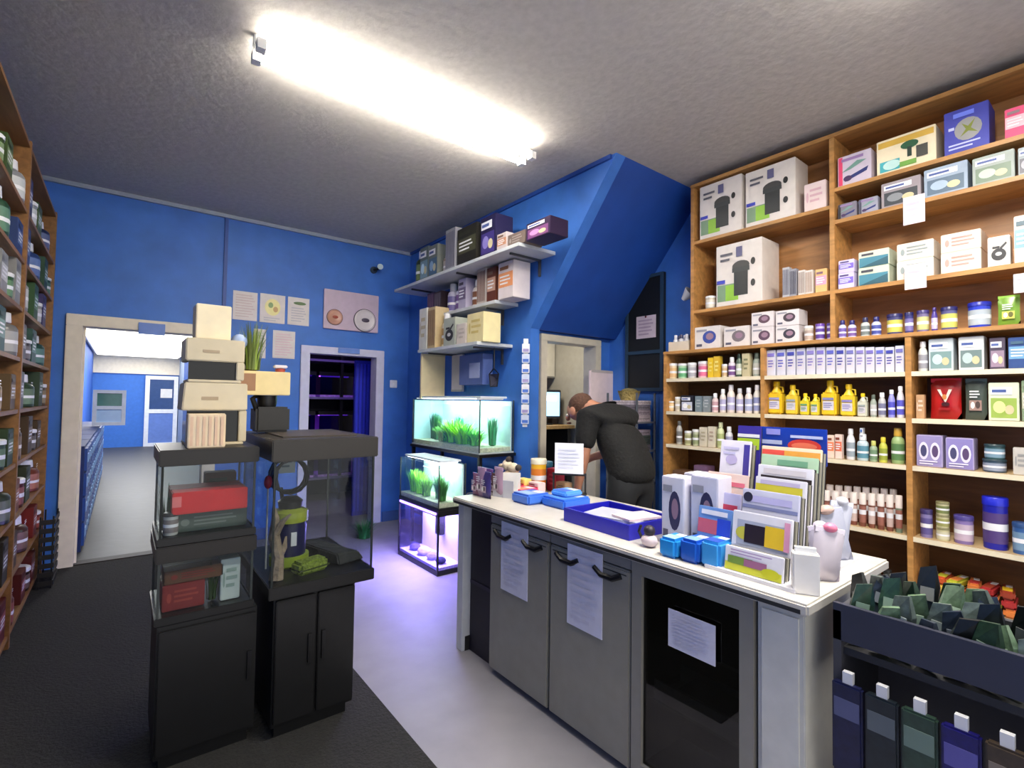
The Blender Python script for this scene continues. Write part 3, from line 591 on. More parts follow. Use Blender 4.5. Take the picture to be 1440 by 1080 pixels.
srow('the middle wall shelf', 2.48, S2, [
    (600, 610, 412, 'carton', 'dark book-thin carton', ((60, 40, 70), (120, 90, 120)), dict(pr='stripes')), (610, 620, 410, 'carton', 'dark book-thin carton', ((44, 30, 40), (120, 110, 120)), dict(pr='stripes')),
    (622, 632, 398, 'bottle', 'white and lilac bottle', ((200, 196, 220), (110, 100, 160)), {}), (633, 643, 396, 'bottle', 'white and lilac bottle', ((206, 204, 220), (120, 90, 150)), {}),
    (644, 655, 392, 'carton', 'pale lilac carton', ((176, 170, 196), (110, 96, 130)), dict(pr='band')), (656, 667, 392, 'bottle', 'brown and white bottle', ((214, 204, 200), (130, 84, 60)), {}),
    (670, 683, 378, 'carton', 'tall brown and white carton', ((196, 186, 180), (110, 64, 44)), dict(pr='stripes')), (684, 697, 376, 'carton', 'tall rust brown carton', ((96, 50, 36), (190, 150, 130)), dict(pr='band')),
    (700, 722, 368, 'carton', 'large white carton with orange top', ((214, 204, 206), (226, 150, 100)), dict(pr='band'))])
srow('the deep wall shelf', 2.36, S3, [
    (589, 600, 434, 'carton', 'tall white narrow carton', ((220, 220, 214), (190, 180, 150)), dict(pr='text')), (601, 612, 432, 'carton', 'tall cream brown carton', ((196, 176, 136), (120, 80, 50)), dict(pr='stripes')),
    (613, 622, 440, 'bottle', 'small cream bottle', ((230, 220, 190), (200, 160, 100)), {}), (623, 640, 447, 'carton', 'grey green carton with dark spot', ((170, 176, 164), (40, 40, 40)), dict(pr='black')),
    (641, 655, 455, 'carton', 'low pale pink carton', ((214, 204, 196), (190, 180, 170)), dict(pr='text')), (656, 680, 440, 'carton', 'yellowish cream carton', ((222, 210, 160), (200, 180, 110)), dict(pr='text'))])
# a strip of clipped packets on the end of the wall
t = thing('clip_strip', 'white hanging clip strip on the end of the blue side wall', 'strip', (XB-.035, 3.235, 1.2), math.radians(-40))
MB().box(-.02, -.003, 0, .02, .003, .74, WHITE).build('strip', t)
for k in range(8):
    z = 1.82-k*.085
    q = thing('clipped_packet', 'small white and blue packet, %s from the top of clip strip' % ORD[k], 'packet', (XB-.043, 3.225, z), math.radians(-40), 'packets on the clip strip')
    MB().box(-.032, -.006, 0, .032, .006, .075, M((196, 206, 230) if k % 2 else (224, 224, 232), .4)).build('card', q, bevel=.002); prints('front_print', q, .06, .07, -.007, [('r', .1, .1, .9, .45, (70, 110, 200) if k % 3 else (150, 140, 190))], .002)

# rack of lit tanks
t = thing('tank_stand_rack', 'black metal rack carrying the long lit planted tank', 'rack')
MB().box(2.31, 3.38, .945, 2.69, 4.62, .97, BLACK).build('shelf', t)
for x in (2.335, 2.665):
    for y in (3.41, 4.59): MB().box(x-.014, y-.014, 0, x+.014, y+.014, .945, BLACK).build('leg', t)
MB().box(2.35, 3.4, .28, 2.68, 4.6, .3, DARK).build('lower_shelf', t)
CY = glass((248, 254, 254), .02)
t = thing('planted_tank', 'long bright planted tank glowing cyan beneath the deep wall shelf', 'aquarium', (0, 0, .971))
MB().box(2.32, 3.4, 0, 2.68, 4.6, .012, M((190, 200, 200))).build('bottom', t)
glass_box(t, 2.32, 3.4, 2.68, 4.6, .012, .45, CY)
MB().box(2.655, 3.42, .014, 2.67, 4.58, .44, M((236, 244, 244), .6)).box(2.33, 4.575, .014, 2.655, 4.588, .44, M((200, 226, 230), .6)).build('white_backing', t)
o = MB().box(2.33, 3.41, .014, 2.652, 4.59, .05, M((214, 206, 180), .9, .25, 60, .5)).build('gravel', t)
MB().box(2.333, 3.413, .05, 2.65, 4.588, .40, glass((249, 255, 254), .0, .0)).build('water', t)
b = MB(); b.box(2.36, 3.45, .462, 2.64, 4.55, .48, M((220, 224, 230), .3)); b.build('light_hood', t, bevel=.004)
MB().box(2.38, 3.48, .452, 2.62, 4.52, .462, glow((232, 244, 255), 3)).build('light_panel', t)
for y in (3.46, 4.54): MB().box(2.33, y-.006, .451, 2.6, y+.006, .462, M((200, 204, 210))).build('hood_leg', t)
GR = (96, 190, 40)
for k, (y, h, r_, c, x) in enumerate(((3.62, .15, .13, (120, 200, 60), 2.42), (3.8, .21, .16, (150, 224, 50), 2.42), (3.98, .24, .16, (150, 230, 60), 2.43), (4.14, .16, .12, (110, 190, 70), 2.42), (4.34, .28, .08, (50, 130, 70), 2.46), (4.48, .3, .08, (40, 110, 70), 2.5), (3.55, .28, .08, (70, 150, 110), 2.56), (4.1, .26, .1, (80, 170, 120), 2.57))):
    waterplant(('low lime bush', 'wide lime bush', 'tallest lime bush', 'short green bush', 'tall dark reed clump', 'blue green reed clump', 'pale reed clump', 'soft green reed clump')[k]+' of the long cyan tank, '+ORD[k]+' planted', (x, y, .971+.05), r_, h, 150, c, curl=.75 if k < 4 else .3, wide=.09)
# light backing objects above the long tank
t = thing('backing_board', 'upright white board behind the tank lamp, farthest from the counter', 'panel', (2.66, 4.3, 1.5)); MB().box(-.012, -.1, 0, .012, .1, .37, M((206, 204, 210))).build('sheet', t); MB().box(-.016, -.1, .0, -.012, .1, .02, G_ and M(G_)).build('edge_bar', t)
t = thing('backing_board', 'narrow cream board standing under the deep shelf', 'panel', (2.5, 4.5, 1.425)); MB().box(-.15, -.012, 0, .12, .012, .45, M((210, 196, 160))).build('sheet', t); MB().box(-.15, -.015, .43, .12, -.012, .45, M((190, 180, 150))).build('edge_bar', t)
t = thing('carton', 'blue grey carton hung behind the tank lamp', 'box', (2.6, 3.9, 1.56)); MB().box(-.05, -.2, 0, .06, .2, .28, M((90, 110, 170))).build('body', t, bevel=.004); MB().box(-.052, -.15, .06, -.05, .02, .2, M((180, 190, 230))).build('front_print', t)
t = thing('dark_net', 'dark fishing net hanging under the deep shelf end', 'net', (2.58, 3.6, 1.6)); MB().tube([(0, -.03, .28), (0, -.03, .1), (0, -.1, .05), (0, -.08, -.06), (0, .02, -.06), (0, .04, .05), (0, -.03, .1)], .006, BLACK).build('frame', t)
MB().add([(0, -.1, .05), (0, .04, .05), (0, .02, -.06), (0, -.08, -.06), (.05, -.03, .0)], [(0, 1, 4), (1, 2, 4), (2, 3, 4), (3, 0, 4)], M((60, 60, 80), .8)).build('mesh_bag', t)
# the two tanks stacked before the rack
t = thing('planted_tank', 'small bright planted tank resting on the purple lit tank', 'aquarium', (0, 0, .515))
X0, X1, Y0, Y1 = 2.035, 2.30, 3.55, 4.27
MB().box(X0, Y0, 0, X1, Y1, .02, BLACK).build('base_frame', t); glass_box(t, X0+.003, Y0+.003, X1-.003, Y1-.003, .02, .37, CY)
MB().box(X1-.03, Y0+.02, .025, X1-.016, Y1-.02, .36, M((236, 244, 244), .6)).build('white_backing', t)
MB().box(X0+.012, Y0+.012, .022, X1-.032, Y1-.012, .06, M((206, 196, 170), .9, .25, 60, .5)).build('gravel', t)
MB().box(X0+.014, Y0+.014, .06, X1-.033, Y1-.014, .33, glass((249, 255, 254), .0, .0)).build('water', t)
MB().box(X0+.03, Y0+.04, .385, X1-.03, Y1-.04, .4, M((225, 230, 236))).build('light_hood', t, bevel=.003); MB().box(X0+.05, Y0+.06, .377, X1-.05, Y1-.06, .385, glow((235, 248, 255), 3.5)).build('light_panel', t)
for y in (Y0+.1, Y1-.1): MB().box(X0+.06, y-.005, .371, X1-.06, y+.005, .377, M((200, 204, 210))).build('hood_leg', t)
for k, (y, h, r_, c, x) in enumerate(((3.64, .2, .08, (70, 120, 60), 2.12), (3.77, .23, .09, (130, 170, 120), 2.17), (3.91, .18, .09, (140, 180, 80), 2.12), (4.04, .22, .1, (160, 220, 60), 2.13), (4.16, .23, .09, (140, 210, 60), 2.13))):
    waterplant(('dark green leafy clump', 'grey green feathery clump', 'small olive clump', 'bright lime clump', 'leaf green clump')[k]+' of the small planted tank', (x, y, .515+.06), r_, h, 140, c, curl=.5, wide=.1)
t = thing('empty_tank', 'purple lit tank on the floor at the foot of the stack', 'aquarium', (0, 0, .0))
MB().box(X0, Y0, 0, X1, Y1, .035, BLACK).build('base_frame', t); glass_box(t, X0+.003, Y0+.003, X1-.003, Y1-.003, .035, .47, glass((232, 228, 250), .03))
for y in (Y0, Y1-.012): MB().box(X0-.002, y, .035, X0+.012, y+.012, .49, BLACK).build('corner_post', t)
MB().box(X0, Y0, .47, X1, Y1, .514, BLACK).build('top_frame', t); MB().box(X0-.008, Y0+.03, .484, X0, Y1-.03, .5, glow((150, 120, 255), 4)).build('floor_fill_strip', t)  # glowing strip on the top frame added to carry the purple floor fill
MB().box(X0+.012, Y0+.012, .036, X1-.012, Y1-.012, .06, M((206, 200, 226), .9, .25, 60, .5)).build('gravel', t)
MB().box(X1-.03, Y0+.02, .06, X1-.016, Y1-.02, .46, M((226, 222, 240), .6)).build('backing', t)
MB().box(X0+.06, Y0+.06, .462, X1-.06, Y1-.06, .469, glow((150, 130, 255), 10)).build('light_bar', t)
for k, (y, z, c, r_) in enumerate(((3.66, .06, (40, 36, 70), .045), (3.8, .06, (150, 140, 200), .05), (3.95, .06, (190, 180, 226), .06), (4.12, .06, (90, 80, 150), .05))):
    q = thing('rock', ('near black', 'mauve', 'largest pale', 'slate violet')[k]+' rock in the purple lit tank', 'rock', (2.13, y, z)); b = MB(); b.ell((0, 0, r_*.55), (r_, r_*1.1, r_*.62), M(c, .8, .3, 30, .6), 9, 6); b.build('stone', q, smooth=True)
q = thing('internal_filter', 'dark internal filter on the back of the purple lit tank', 'filter', (2.23, 3.86, .24)); MB().box(-.025, -.04, 0, .03, .04, .17, DARK).build('body', q, bevel=.005); MB().tube([(-.01, 0, .17), (-.04, 0, .19), (-.07, 0, .17)], .01, BLACK).build('outlet', q)
waterplant('green plastic plant on the floor against the blue wall', (1.98, 4.95, 0), .16, .2, 90, (40, 120, 60), curl=.8)
t = thing('dark_tub', 'dark bucket on the lower shelf of the tank rack', 'bucket', (2.5, 3.75, .301)); MB().lathe([(.1, 0), (.12, .2), (.125, .21)], M((30, 30, 50)), 16).build('body', t, smooth=True); MB().tube([(-.12, 0, .2), (-.06, 0, .29), (.06, 0, .29), (.12, 0, .2)], .004, M((150, 150, 150))).build('handle', t)

# ------------------------------------------------------------------ the man behind the counter
def skinned(name, chains, mat, parent=None, root=0, sub=1):
    """grow one continuous surface over connected joints: [(xyz, radius)] chains that share joints by index"""
    vs, es, rs = [], [], []
    for ch in chains:
        prev = None
        for e in ch:
            if isinstance(e, int): i = e
            else: i = len(vs); vs.append(e[0]); rs.append(e[1] if isinstance(e[1], tuple) else (e[1], e[1]))
            if prev is not None: es.append((prev, i))
            prev = i
    me = bpy.data.meshes.new(name+'_joints'); me.from_pydata(vs, es, []); o = bpy.data.objects.new(name+'_joints', me); C.objects.link(o)
    md = o.modifiers.new('skin', 'SKIN'); md.use_smooth_shade = True
    for i, r_ in enumerate(rs):
        me.skin_vertices[0].data[i].radius = r_; me.skin_vertices[0].data[i].use_root = (i == root)
    sm = o.modifiers.new('smooth', 'SUBSURF'); sm.levels = sub; sm.render_levels = sub
    dg = bpy.context.evaluated_depsgraph_get(); nm = bpy.data.meshes.new_from_object(o.evaluated_get(dg)); bpy.data.objects.remove(o)
    nm.materials.clear(); nm.materials.append(mat); nm.polygons.foreach_set('use_smooth', [True]*len(nm.polygons))
    n = bpy.data.objects.new(name, nm); C.objects.link(n); n.parent = parent
    return n
SKIN = M((176, 122, 96), .5); CLOTH = M((12, 12, 12), .85, .2, 40, .3); HAIR = M((84, 56, 42), .8, .3, 60, .5)
def person(loc, face):
    """a man bent forward; local +Y is where he faces, +X his right"""
    r = thing('person', 'man in black short sleeved top bending forward behind the white counter', 'person', loc, face)
    J = lambda x, y, z, q: ((x, y, z), q)
    arms_l = [(-.21, .22, 1.3), (-.25, .22, 1.05), (-.25, .27, .83)]; arms_r = [(.21, .22, 1.3), (.27, .3, 1.06), (.2, .52, .98)]
    ch = [[J(0, 0, .95, (.13, .09)), J(0, .06, 1.08, (.12, .08)), J(0, .14, 1.21, (.13, .085)), J(0, .22, 1.31, (.12, .07)), J(-.015, .27, 1.35, .055), J(-.035, .31, 1.37, .056), J(-.06, .355, 1.38, (.072, .08)), J(-.07, .41, 1.37, (.078, .092)), J(-.08, .465, 1.34, (.066, .08)), J(-.085, .50, 1.31, (.045, .055))]]
    for s, A in ((-1, arms_l), (1, arms_r)):
        e, wv = Vector(A[1]), Vector(A[2]); d = (wv-e).normalized()
        ch.append([3, J(A[0][0], A[0][1], A[0][2], .068), J(*((Vector(A[0])+e)/2), .052), J(*e, .044), J(*((e+wv)/2), .041), J(*wv, (.03, .024)), J(*(wv+d*.06), (.042, .018)), J(*(wv+d*.095), (.04, .016))])
    for s in (-1, 1):
        ch.append([0, J(s*.1, .0, .86, .095), J(s*.11, .03, .66, .078), J(s*.115, .045, .48, .056), J(s*.115, .02, .3, .056), J(s*.115, -.01, .1, .038), J(s*.115, .05, .045, .04), J(s*.12, .13, .03, .034)])
    body = skinned('body', ch, SKIN, r, 0, 2)
    for s, A in ((-1, arms_l), (1, arms_r)):                                # five fingers on each hand, curled
        e, wv = Vector(A[1]), Vector(A[2]); d = (wv-e).normalized(); side = Vector((1, 0, 0)); side = (side-d*side.dot(d)).normalized(); nrm = d.cross(side)*(1 if s < 0 else 1)
        for k, L in enumerate((.06, .072, .078, .068)):
            b0 = wv+d*.09+side*((k-1.5)*.02)
            skinned('finger', [[J(*(b0-d*.02), .009), J(*(b0+d*L*.45), .0085), J(*(b0+d*L*.75+nrm*.012), .008), J(*(b0+d*L*.92+nrm*.03), .0065)]], SKIN, r, 0, 1)
        b0 = wv+d*.035-side*s*-.03*(-1)
        skinned('thumb', [[J(*b0, .011), J(*(b0-side*s*.022+d*.025), .0105), J(*(b0-side*s*.026+d*.05+nrm*.012), .009)]], SKIN, r, 0, 1)
    # clothes
    sh = [[J(0, -.02, .84, (.2, .15)), J(0, .0, .95, (.2, .15)), J(0, .06, 1.08, (.2, .15)), J(0, .14, 1.21, (.21, .15)), J(0, .22, 1.31, (.19, .12)), J(0, .265, 1.355, (.1, .09)), J(0, .285, 1.37, (.08, .078))]]
    for A in (arms_l, arms_r):
        m_ = Vector(A[0])*.12+Vector(A[1])*.88
        sh.append([4, J(*A[0], .098), J(*((Vector(A[0])+m_)/2), .078), J(*m_, .074)])
    skinned('black_top', sh, CLOTH, r, 0, 2)
    bm = bmesh.new(); bm.from_mesh(body.data); bm.normal_update()          # trousers: a looser layer over hips and legs
    bmesh.ops.delete(bm, geom=[f for f in bm.faces if not (.07 < f.calc_center_median().z < 1.03 and abs(f.calc_center_median().x) < .2 and f.calc_center_median().y < .15)], context='FACES')
    for v in bm.verts: v.co += v.normal*.016
    tm = bpy.data.meshes.new('trousers'); bm.to_mesh(tm); bm.free(); tm.materials.clear(); tm.materials.append(M((20, 22, 26), .8)); to = bpy.data.objects.new('trousers', tm); C.objects.link(to); to.parent = r
    for s in (-1, 1): skinned('shoe', [[J(s*.115, -.035, .045, .045), J(s*.117, .06, .042, .046), J(s*.122, .16, .035, .038)]], M((16, 15, 15), .5), r, 0, 1)
    # hair, ears, face
    b = MB(); b.T = Matrix.Translation((-.07, .405, 1.385)) @ Matrix.Rotation(-.5, 4, 'X'); b.ell((0, 0, .012), (.083, .1, .085), HAIR, 16, 10); b.build('cropped_hair', r, smooth=True)
    for s in (-1, 1):
        b = MB(); b.ell((-.07+s*.085, .415, 1.345), (.012, .03, .035), SKIN); b.build('ear', r, smooth=True)
        b = MB(); b.ell((-.085+s*.03, .50, 1.315), (.013, .008, .011), WHITE); b.ell((-.085+s*.03, .506, 1.313), (.006, .005, .006), BLACK); b.build('eye', r, smooth=True)
    b = MB(); b.ell((-.087, .52, 1.295), (.016, .02, .024), SKIN); b.build('nose', r, smooth=True)
    b = MB(); b.ell((-.086, .508, 1.255), (.026, .008, .007), M((140, 76, 66))); b.build('mouth', r, smooth=True)
    return r
person((2.77, 2.2, 0), math.radians(3))

# ------------------------------------------------------------------ counter
CX, CBX, CZ = 1.554, 2.22, .86
FG = M((136, 132, 122), .35)
t = thing('worktop', 'long white worktop over the grey counter fridges', 'worktop', (0, 0, 0)); MB().box(CX-.03, .60, .825, CBX, 2.5, CZ, M((196, 191, 182), .35)).build('slab', t, bevel=.006); MB().box(CX-.032, .62, .83, CX-.03, 2.48, .842, DARK).build('edge_strip', t)
t = thing('counter_end', 'white upright end of the counter beside the lit tanks', 'counter', (0, 0, 0)); MB().box(CX, 2.42, 0, CBX-.02, 2.48, .824, M((190, 192, 196), .4)).build('panel', t, bevel=.003); MB().box(CX+.02, 2.418, 0, CBX-.04, 2.42, .08, DARK).build('kick_strip', t)
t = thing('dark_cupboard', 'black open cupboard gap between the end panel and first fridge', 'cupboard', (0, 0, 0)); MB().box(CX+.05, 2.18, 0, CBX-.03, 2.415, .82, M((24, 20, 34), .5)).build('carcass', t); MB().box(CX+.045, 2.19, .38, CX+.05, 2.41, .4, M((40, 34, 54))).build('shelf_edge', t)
def fridge(label, y0, y1, glassy=False):
    t = thing('counter_fridge', label, 'fridge', (CX, (y0+y1)/2, 0)); W = (y1-y0)/2-.003
    if not glassy:
        MB().box(.045, -W, .02, .62, W, .815, M((112, 108, 100), .4)).build('cabinet', t, bevel=.004); MB().box(.06, -W+.02, 0, .6, W-.02, .02, BLACK).build('plinth', t)
        MB().box(.005, -W, .775, .044, W, .815, M((128, 126, 122), .35)).build('control_strip', t, bevel=.003)
        d = MB().box(0, -W+.003, .03, .043, W-.003, .77, FG).build('door', t, bevel=.006)
        for s in (-1, 1):
            MB().tube([(-.002, s*W*.5-.07, .742), (-.008, s*W*.5-.03, .722), (-.008, s*W*.5+.03, .722), (-.002, s*W*.5+.07, .742)], .012, BLACK, 7).build('handle', d, smooth=True)
        MB().box(-.001, -W+.02, .748, .0, W-.02, .752, DARK).build('seam', d)
    else:
        MB().box(.3, -W, .02, .62, W, .815, M((40, 40, 40), .5)).box(.045, -W, .02, .3, -W+.02, .815, DARK).box(.045, W-.02, .02, .3, W, .815, DARK).box(.045, -W+.02, .02, .3, W-.02, .05, DARK).box(.045, -W+.02, .79, .3, W-.02, .815, DARK).build('cabinet', t)
        MB().box(.06, -W+.02, 0, .6, W-.02, .02, BLACK).build('plinth', t)
        b = MB(); m = M((134, 130, 122), .35)
        b.box(0, -W, .03, .042, -W+.045, .815, m); b.box(0, W-.045, .03, .042, W, .815, m); b.box(0, -W+.045, .77, .042, W-.045, .815, m); b.box(0, -W+.045, .03, .042, W-.045, .08, m); d = b.build('door', t)
        MB().box(.015, -W+.045, .08, .022, W-.045, .77, glass((150, 150, 150), .05)).build('pane', d)
        for z in (.3, .54): MB().box(.06, -W+.022, z, .29, W-.022, z+.012, M((150, 150, 150), .3, metal=.6)).build('shelf', t)
fridge('grey counter fridge nearest the black gap with white sheet', 1.70, 2.165); fridge('grey counter fridge between plain fridge and glass door fridge', 1.236, 1.70); fridge('glass door counter fridge with dark interior', .765, 1.236, True)
t = thing('end_cabinet', 'pale cabinet end under the worktop beside the packet bin', 'cabinet', (0, 0, 0)); MB().box(CX+.01, .625, 0, CBX-.05, .76, .824, M((196, 194, 186), .4)).build('carcass', t, bevel=.003); MB().box(CX+.004, .64, .05, CX+.01, .745, .8, M((206, 204, 196), .4)).build('door', t)
def sheet(label, x0, y0, x1, y1, X, hh=.34):
    a, c = at(x0, y0, X=X), at(x1, y1, X=X); y_a, y_b = a.y, c.y; a2 = at((x0+x1)/2, (y0+y1)/2, X=X)
    t = thing('taped_sheet', label, 'paper', (X, (y_a+y_b)/2, a2.z-hh/2), -PI/2, 'sheets taped to the fridges'); W = (y_a-y_b)/2
    MB().box(-W, -.0015, 0, W, .0015, hh, M((208, 206, 222), .7)).build('sheet', t); prints('print', t, W*1.9, hh*.96, -.0016, lines(.1, .9, .05, .95, 9, (196, 193, 211)), hh*.02)
sheet('white sheet taped on the fridge nearest the black gap', 705, 775, 742, 800, CX-.003); sheet('white sheet taped on the middle grey fridge', 798, 812, 847, 847, CX-.003); sheet('small white sheet taped low on the glass door fridge', 940, 885, 1006, 905, CX-.003, .13)
t = thing('fridge_tray', 'white tray in the bottom of the glass door fridge', 'tray', (1.7, 1.0, .312)); MB().box(-.09, -.17, 0, .09, .17, .01, WHITE).box(-.09, -.17, .01, -.08, .17, .07, WHITE).box(.08, -.17, .01, .09, .17, .07, WHITE).build('tray_body', t); MB().box(-.07, -.14, .011, .07, .1, .06, M((170, 176, 170))).build('contents', t, bevel=.01)

# ------------------------------------------------------------------ goods on the counter
t = thing('document_tray', 'deep blue tray of papers on the white worktop', 'tray', (1.79, 1.50, CZ), math.radians(-93))
BL = M((30, 30, 170), .4)
MB().box(-.2, -.15, 0, .2, .15, .008, BL).box(-.2, -.15, .008, .2, -.14, .062, BL).box(-.2, .14, .008, .2, .15, .062, BL).box(-.2, -.14, .008, -.19, .14, .062, BL).box(.19, -.14, .008, .2, .14, .062, BL).build('tray_body', t)
for k, (x, y, z, rz, lb, c) in enumerate(((1.80, 1.5, .9, .1, 'greyish paper pile in the deep blue tray', (170, 172, 186)), (1.82, 1.42, .913, -.3, 'pinkish white receipt on the pile in the blue tray', (220, 200, 204)))):
    q = thing('paper_pile', lb, 'paper', (x, y, CZ+.0085+(0 if k == 0 else .0405)), rz-PI/2+.1)
    W, D = ((.15, .1) if k == 0 else (.06, .09))
    for j in range(4 if k == 0 else 1): MB().box(-W+.004*(j % 2), -D+.003*j, j*.01, W-.006*j, D-.003*(j % 3), j*.01+.0095, M(c, .7)).build('sheets', q)
def flat(label, x0, x1, y0, y1, h, c, c2, cat='packet', z=CZ, name='flat_packet', rz=0):
    """a flat packet lying down with its print on top"""
    t = thing(name, label, cat, ((x0+x1)/2, (y0+y1)/2, z), rz); W, D = abs(x1-x0)/2, abs(y1-y0)/2
    MB().box(-W, -D, 0, W, D, h, M(c, .3)).build('body', t, bevel=min(.01, h*.3))
    MB().box(-W*.8, -D*.7, h, W*.1, D*.7, h+.001, M(c2, .4)).box(W*.2, -D*.7, h, W*.75, D*.2, h+.001, M((226, 228, 236), .4)).build('top_print', t)
    return t
flat('bright blue flat packet on the worktop beside the man', 1.80, 2.0, 1.86, 2.04, .05, (50, 110, 220), (90, 150, 235)); flat('blue and white flat packet by the red packets', 1.72, 1.88, 2.05, 2.2, .055, (70, 120, 216), (150, 180, 236))
flat('sky blue flat packet lying on the bright blue one', 1.85, 1.98, 1.9, 2.02, .03, (90, 160, 240), (40, 90, 200), z=CZ+.0515)
flat('magenta and red flat packet behind blue packets', 1.80, 1.94, 2.21, 2.35, .05, (220, 60, 110), (240, 150, 120))
def put(kind, label, x, y, z, w, d, h, cols, rz=-PI/2, **kw):
    t = thing(NAME[kind], label, CAT[kind], (x, y, z), rz); MAKE[kind](t, w, d, h, *cols, **kw); return t
put('tub', 'tall yellow tub with pale lid among the far counter goods', 2.06, 2.36, CZ, .105, .105, .2, ((226, 176, 40), (210, 120, 40), (220, 214, 190)))
put('carton', 'dark red carton beside the yellow tub', 2.15, 2.30, CZ, .09, .07, .14, ((150, 24, 50), (190, 60, 80)), pr='text')
put('carton', 'small white and red carton before the yellow tub', 1.97, 2.27, CZ, .09, .06, .075, ((226, 200, 200), (226, 60, 70)))
put('carton', 'small pink and yellow carton before the yellow tub', 1.95, 2.37, CZ, .08, .06, .085, ((236, 214, 120), (226, 70, 90)))
put('carton', 'tan carton beneath the upright white sheet', 2.13, 2.205, CZ, .085, .06, .07, ((150, 120, 90), (90, 70, 60)), pr='text')
put('tub', 'teal tub at the back of the counter by the tank', 2.16, 2.42, CZ, .12, .1, .17, ((20, 80, 110), (30, 110, 130), (20, 70, 90)))
t = thing('sheet_holder', 'upright white sheet in a holder between counter and man', 'sign', (2.12, 2.15, CZ+.0), math.radians(-52)); MB().box(-.085, -.02, .13, .085, -.014, .31, M((236, 238, 246), .5)).build('sheet', t); MB().box(-.1, -.02, 0, .1, .05, .012, DARK).box(-.1, .0, .0, -.09, .012, .13, DARK).box(.09, .0, 0, .1, .012, .13, DARK).box(-.1, -.013, .118, .1, .02, .13, DARK).build('stand', t); prints('print', t, .16, .16, -.0205, lines(.1, .9, .1, .9, 6, (220, 222, 236)), .14)
def hump(label, loc, rz, pts, c, name, cat):
    t = thing(name, label, cat, loc, rz); b = MB()
    for (x, y, z, rx, ry, rz_, cc), nm in zip(pts, c): b2 = MB(); b2.ell((x, y, z), (rx, ry, rz_), M(cc, .8, .2, 20, .5)); b2.build(nm, t, smooth=True)
    return t
hump('cream dog shaped ornament at the far end of the counter', (1.87, 2.40, CZ), 0, [(0, 0, .07, .05, .075, .07, (206, 190, 160)), (0, -.03, .15, .03, .045, .035, (214, 200, 170)), (0, .035, .165, .032, .03, .035, (216, 202, 176)), (-.01, .075, .155, .016, .03, .015, (200, 180, 150)), (0, .02, .2, .022, .012, .02, (50, 40, 36)), (0, -.075, .16, .02, .02, .02, (60, 54, 50))], ('body', 'neck', 'head', 'muzzle', 'ear', 'tail'), 'ornament', 'ornament')
t = thing('leaflet', 'white folded leaflet leaning at the counter end', 'leaflet', (1.74, 2.36, CZ), math.radians(-70)); MB().add([(-.13, 0, 0), (.13, 0, 0), (.13, .05, .0), (-.13, .05, 0), (-.02, .06, .13), (.12, .06, .14), (.12, .066, .14), (-.02, .066, .13)], [(3, 2, 1, 0), (4, 5, 6, 7), (0, 1, 5, 4), (1, 2, 6, 5), (2, 3, 7, 6), (3, 0, 4, 7)], M((206, 204, 200), .6)).build('leaflet', t); MB().box(-.02, -.012, .0, .12, -.008, .1, M((190, 190, 196), .6)).build('inner_sheet', t)
for k in range(6):
    x, y = 1.64+(k % 2)*.085, 2.47-(k//2)*.05-.0*(k % 2); c = ((130, 80, 110), (96, 60, 120), (150, 120, 150), (90, 60, 60), (60, 50, 110), (170, 140, 160))[k]
    put('pouch', ('dusky pink', 'violet', 'pale mauve', 'brown', 'indigo', 'lilac')[k]+' food pouch in the row at the counter end', x+.02, y-.02, CZ, .085, .04, .13+.02*(k % 3), (c, (200, 180, 190)))
# white filter boxes beside the packet display
put('carton', 'tall white filter carton with dark oval beside the blue tray', 1.75, 1.16, CZ, .10, .085, .27, ((216, 214, 226), (56, 56, 90)), pr='oval')
put('carton', 'taller white filter carton nearest the packet display', 1.78, 1.04, CZ, .11, .1, .285, ((210, 208, 224), (50, 50, 84)), pr='oval')
put('carton', 'third white filter carton behind the other two', 1.91, 1.15, CZ, .12, .1, .27, ((206, 206, 222), (90, 90, 130)), pr='text')
t = thing('ornament', 'small white and black ornament before the white filter cartons', 'ornament', (1.63, 1.21, CZ)); MB().ell((0, 0, .025), (.03, .035, .025), M((214, 196, 200)), 10, 6).build('body', t, smooth=True); MB().ell((0, .0, .062), (.022, .024, .022), M((40, 34, 44)), 10, 6).build('head', t, smooth=True); MB().tube([(.0, .03, .02), (.0, .05, .05), (0, .04, .075)], .006, BLACK).build('handle', t)
for k, (x, y) in enumerate(((1.60, 1.09), (1.61, 1.01), (1.62, .935))):
    flat(('cyan blue', 'deep blue', 'sky blue patterned')[k]+' squat packet along the counter edge before the display', x-.03, x+.075, y-.036, y+.036, .07+.01*k, ((40, 140, 216), (30, 90, 190), (60, 150, 220))[k], ((150, 200, 236), (120, 160, 226), (40, 80, 180))[k])
def card(label, X, pxs, ytop, z0, cols, pr, lean=.16, name='display_packet', th=.012):
    """a tall flat packet leaning back in the counter display"""
    a, c = at(pxs[0], ytop+25, X=X), at(pxs[1], ytop+25, X=X); h = at(sum(pxs)/2, ytop, X=X+.03).z-z0; W = a.y-c.y
    t = thing(name, label, 'packet', (X, (a.y+c.y)/2, z0), -PI/2, 'packets in the counter display'); t.rotation_euler = (-lean, 0, -PI/2)
    MB().box(-W/2, th, 0, W/2, th+.006, h*.985, M((46, 46, 44), .6)).box(-W/2, th+.018, 0, W/2, th+.026, h*.97, M((160, 156, 140), .6)).box(-W/2, th+.03, 0, W/2, th+.034, h*.97, M((50, 52, 50), .6)).build('backing', t); MB().box(-W/2, 0, 0, W/2, th, h, M(cols[0], .35)).build('card', t, bevel=.002); prints('front_print', t, W*.97, h*.97, -.0004, pr, h*.015)
    return t
L_ = lines
t = thing('packet_display', 'stepped counter display with blue header of fish food packets', 'display', (0, 0, CZ))
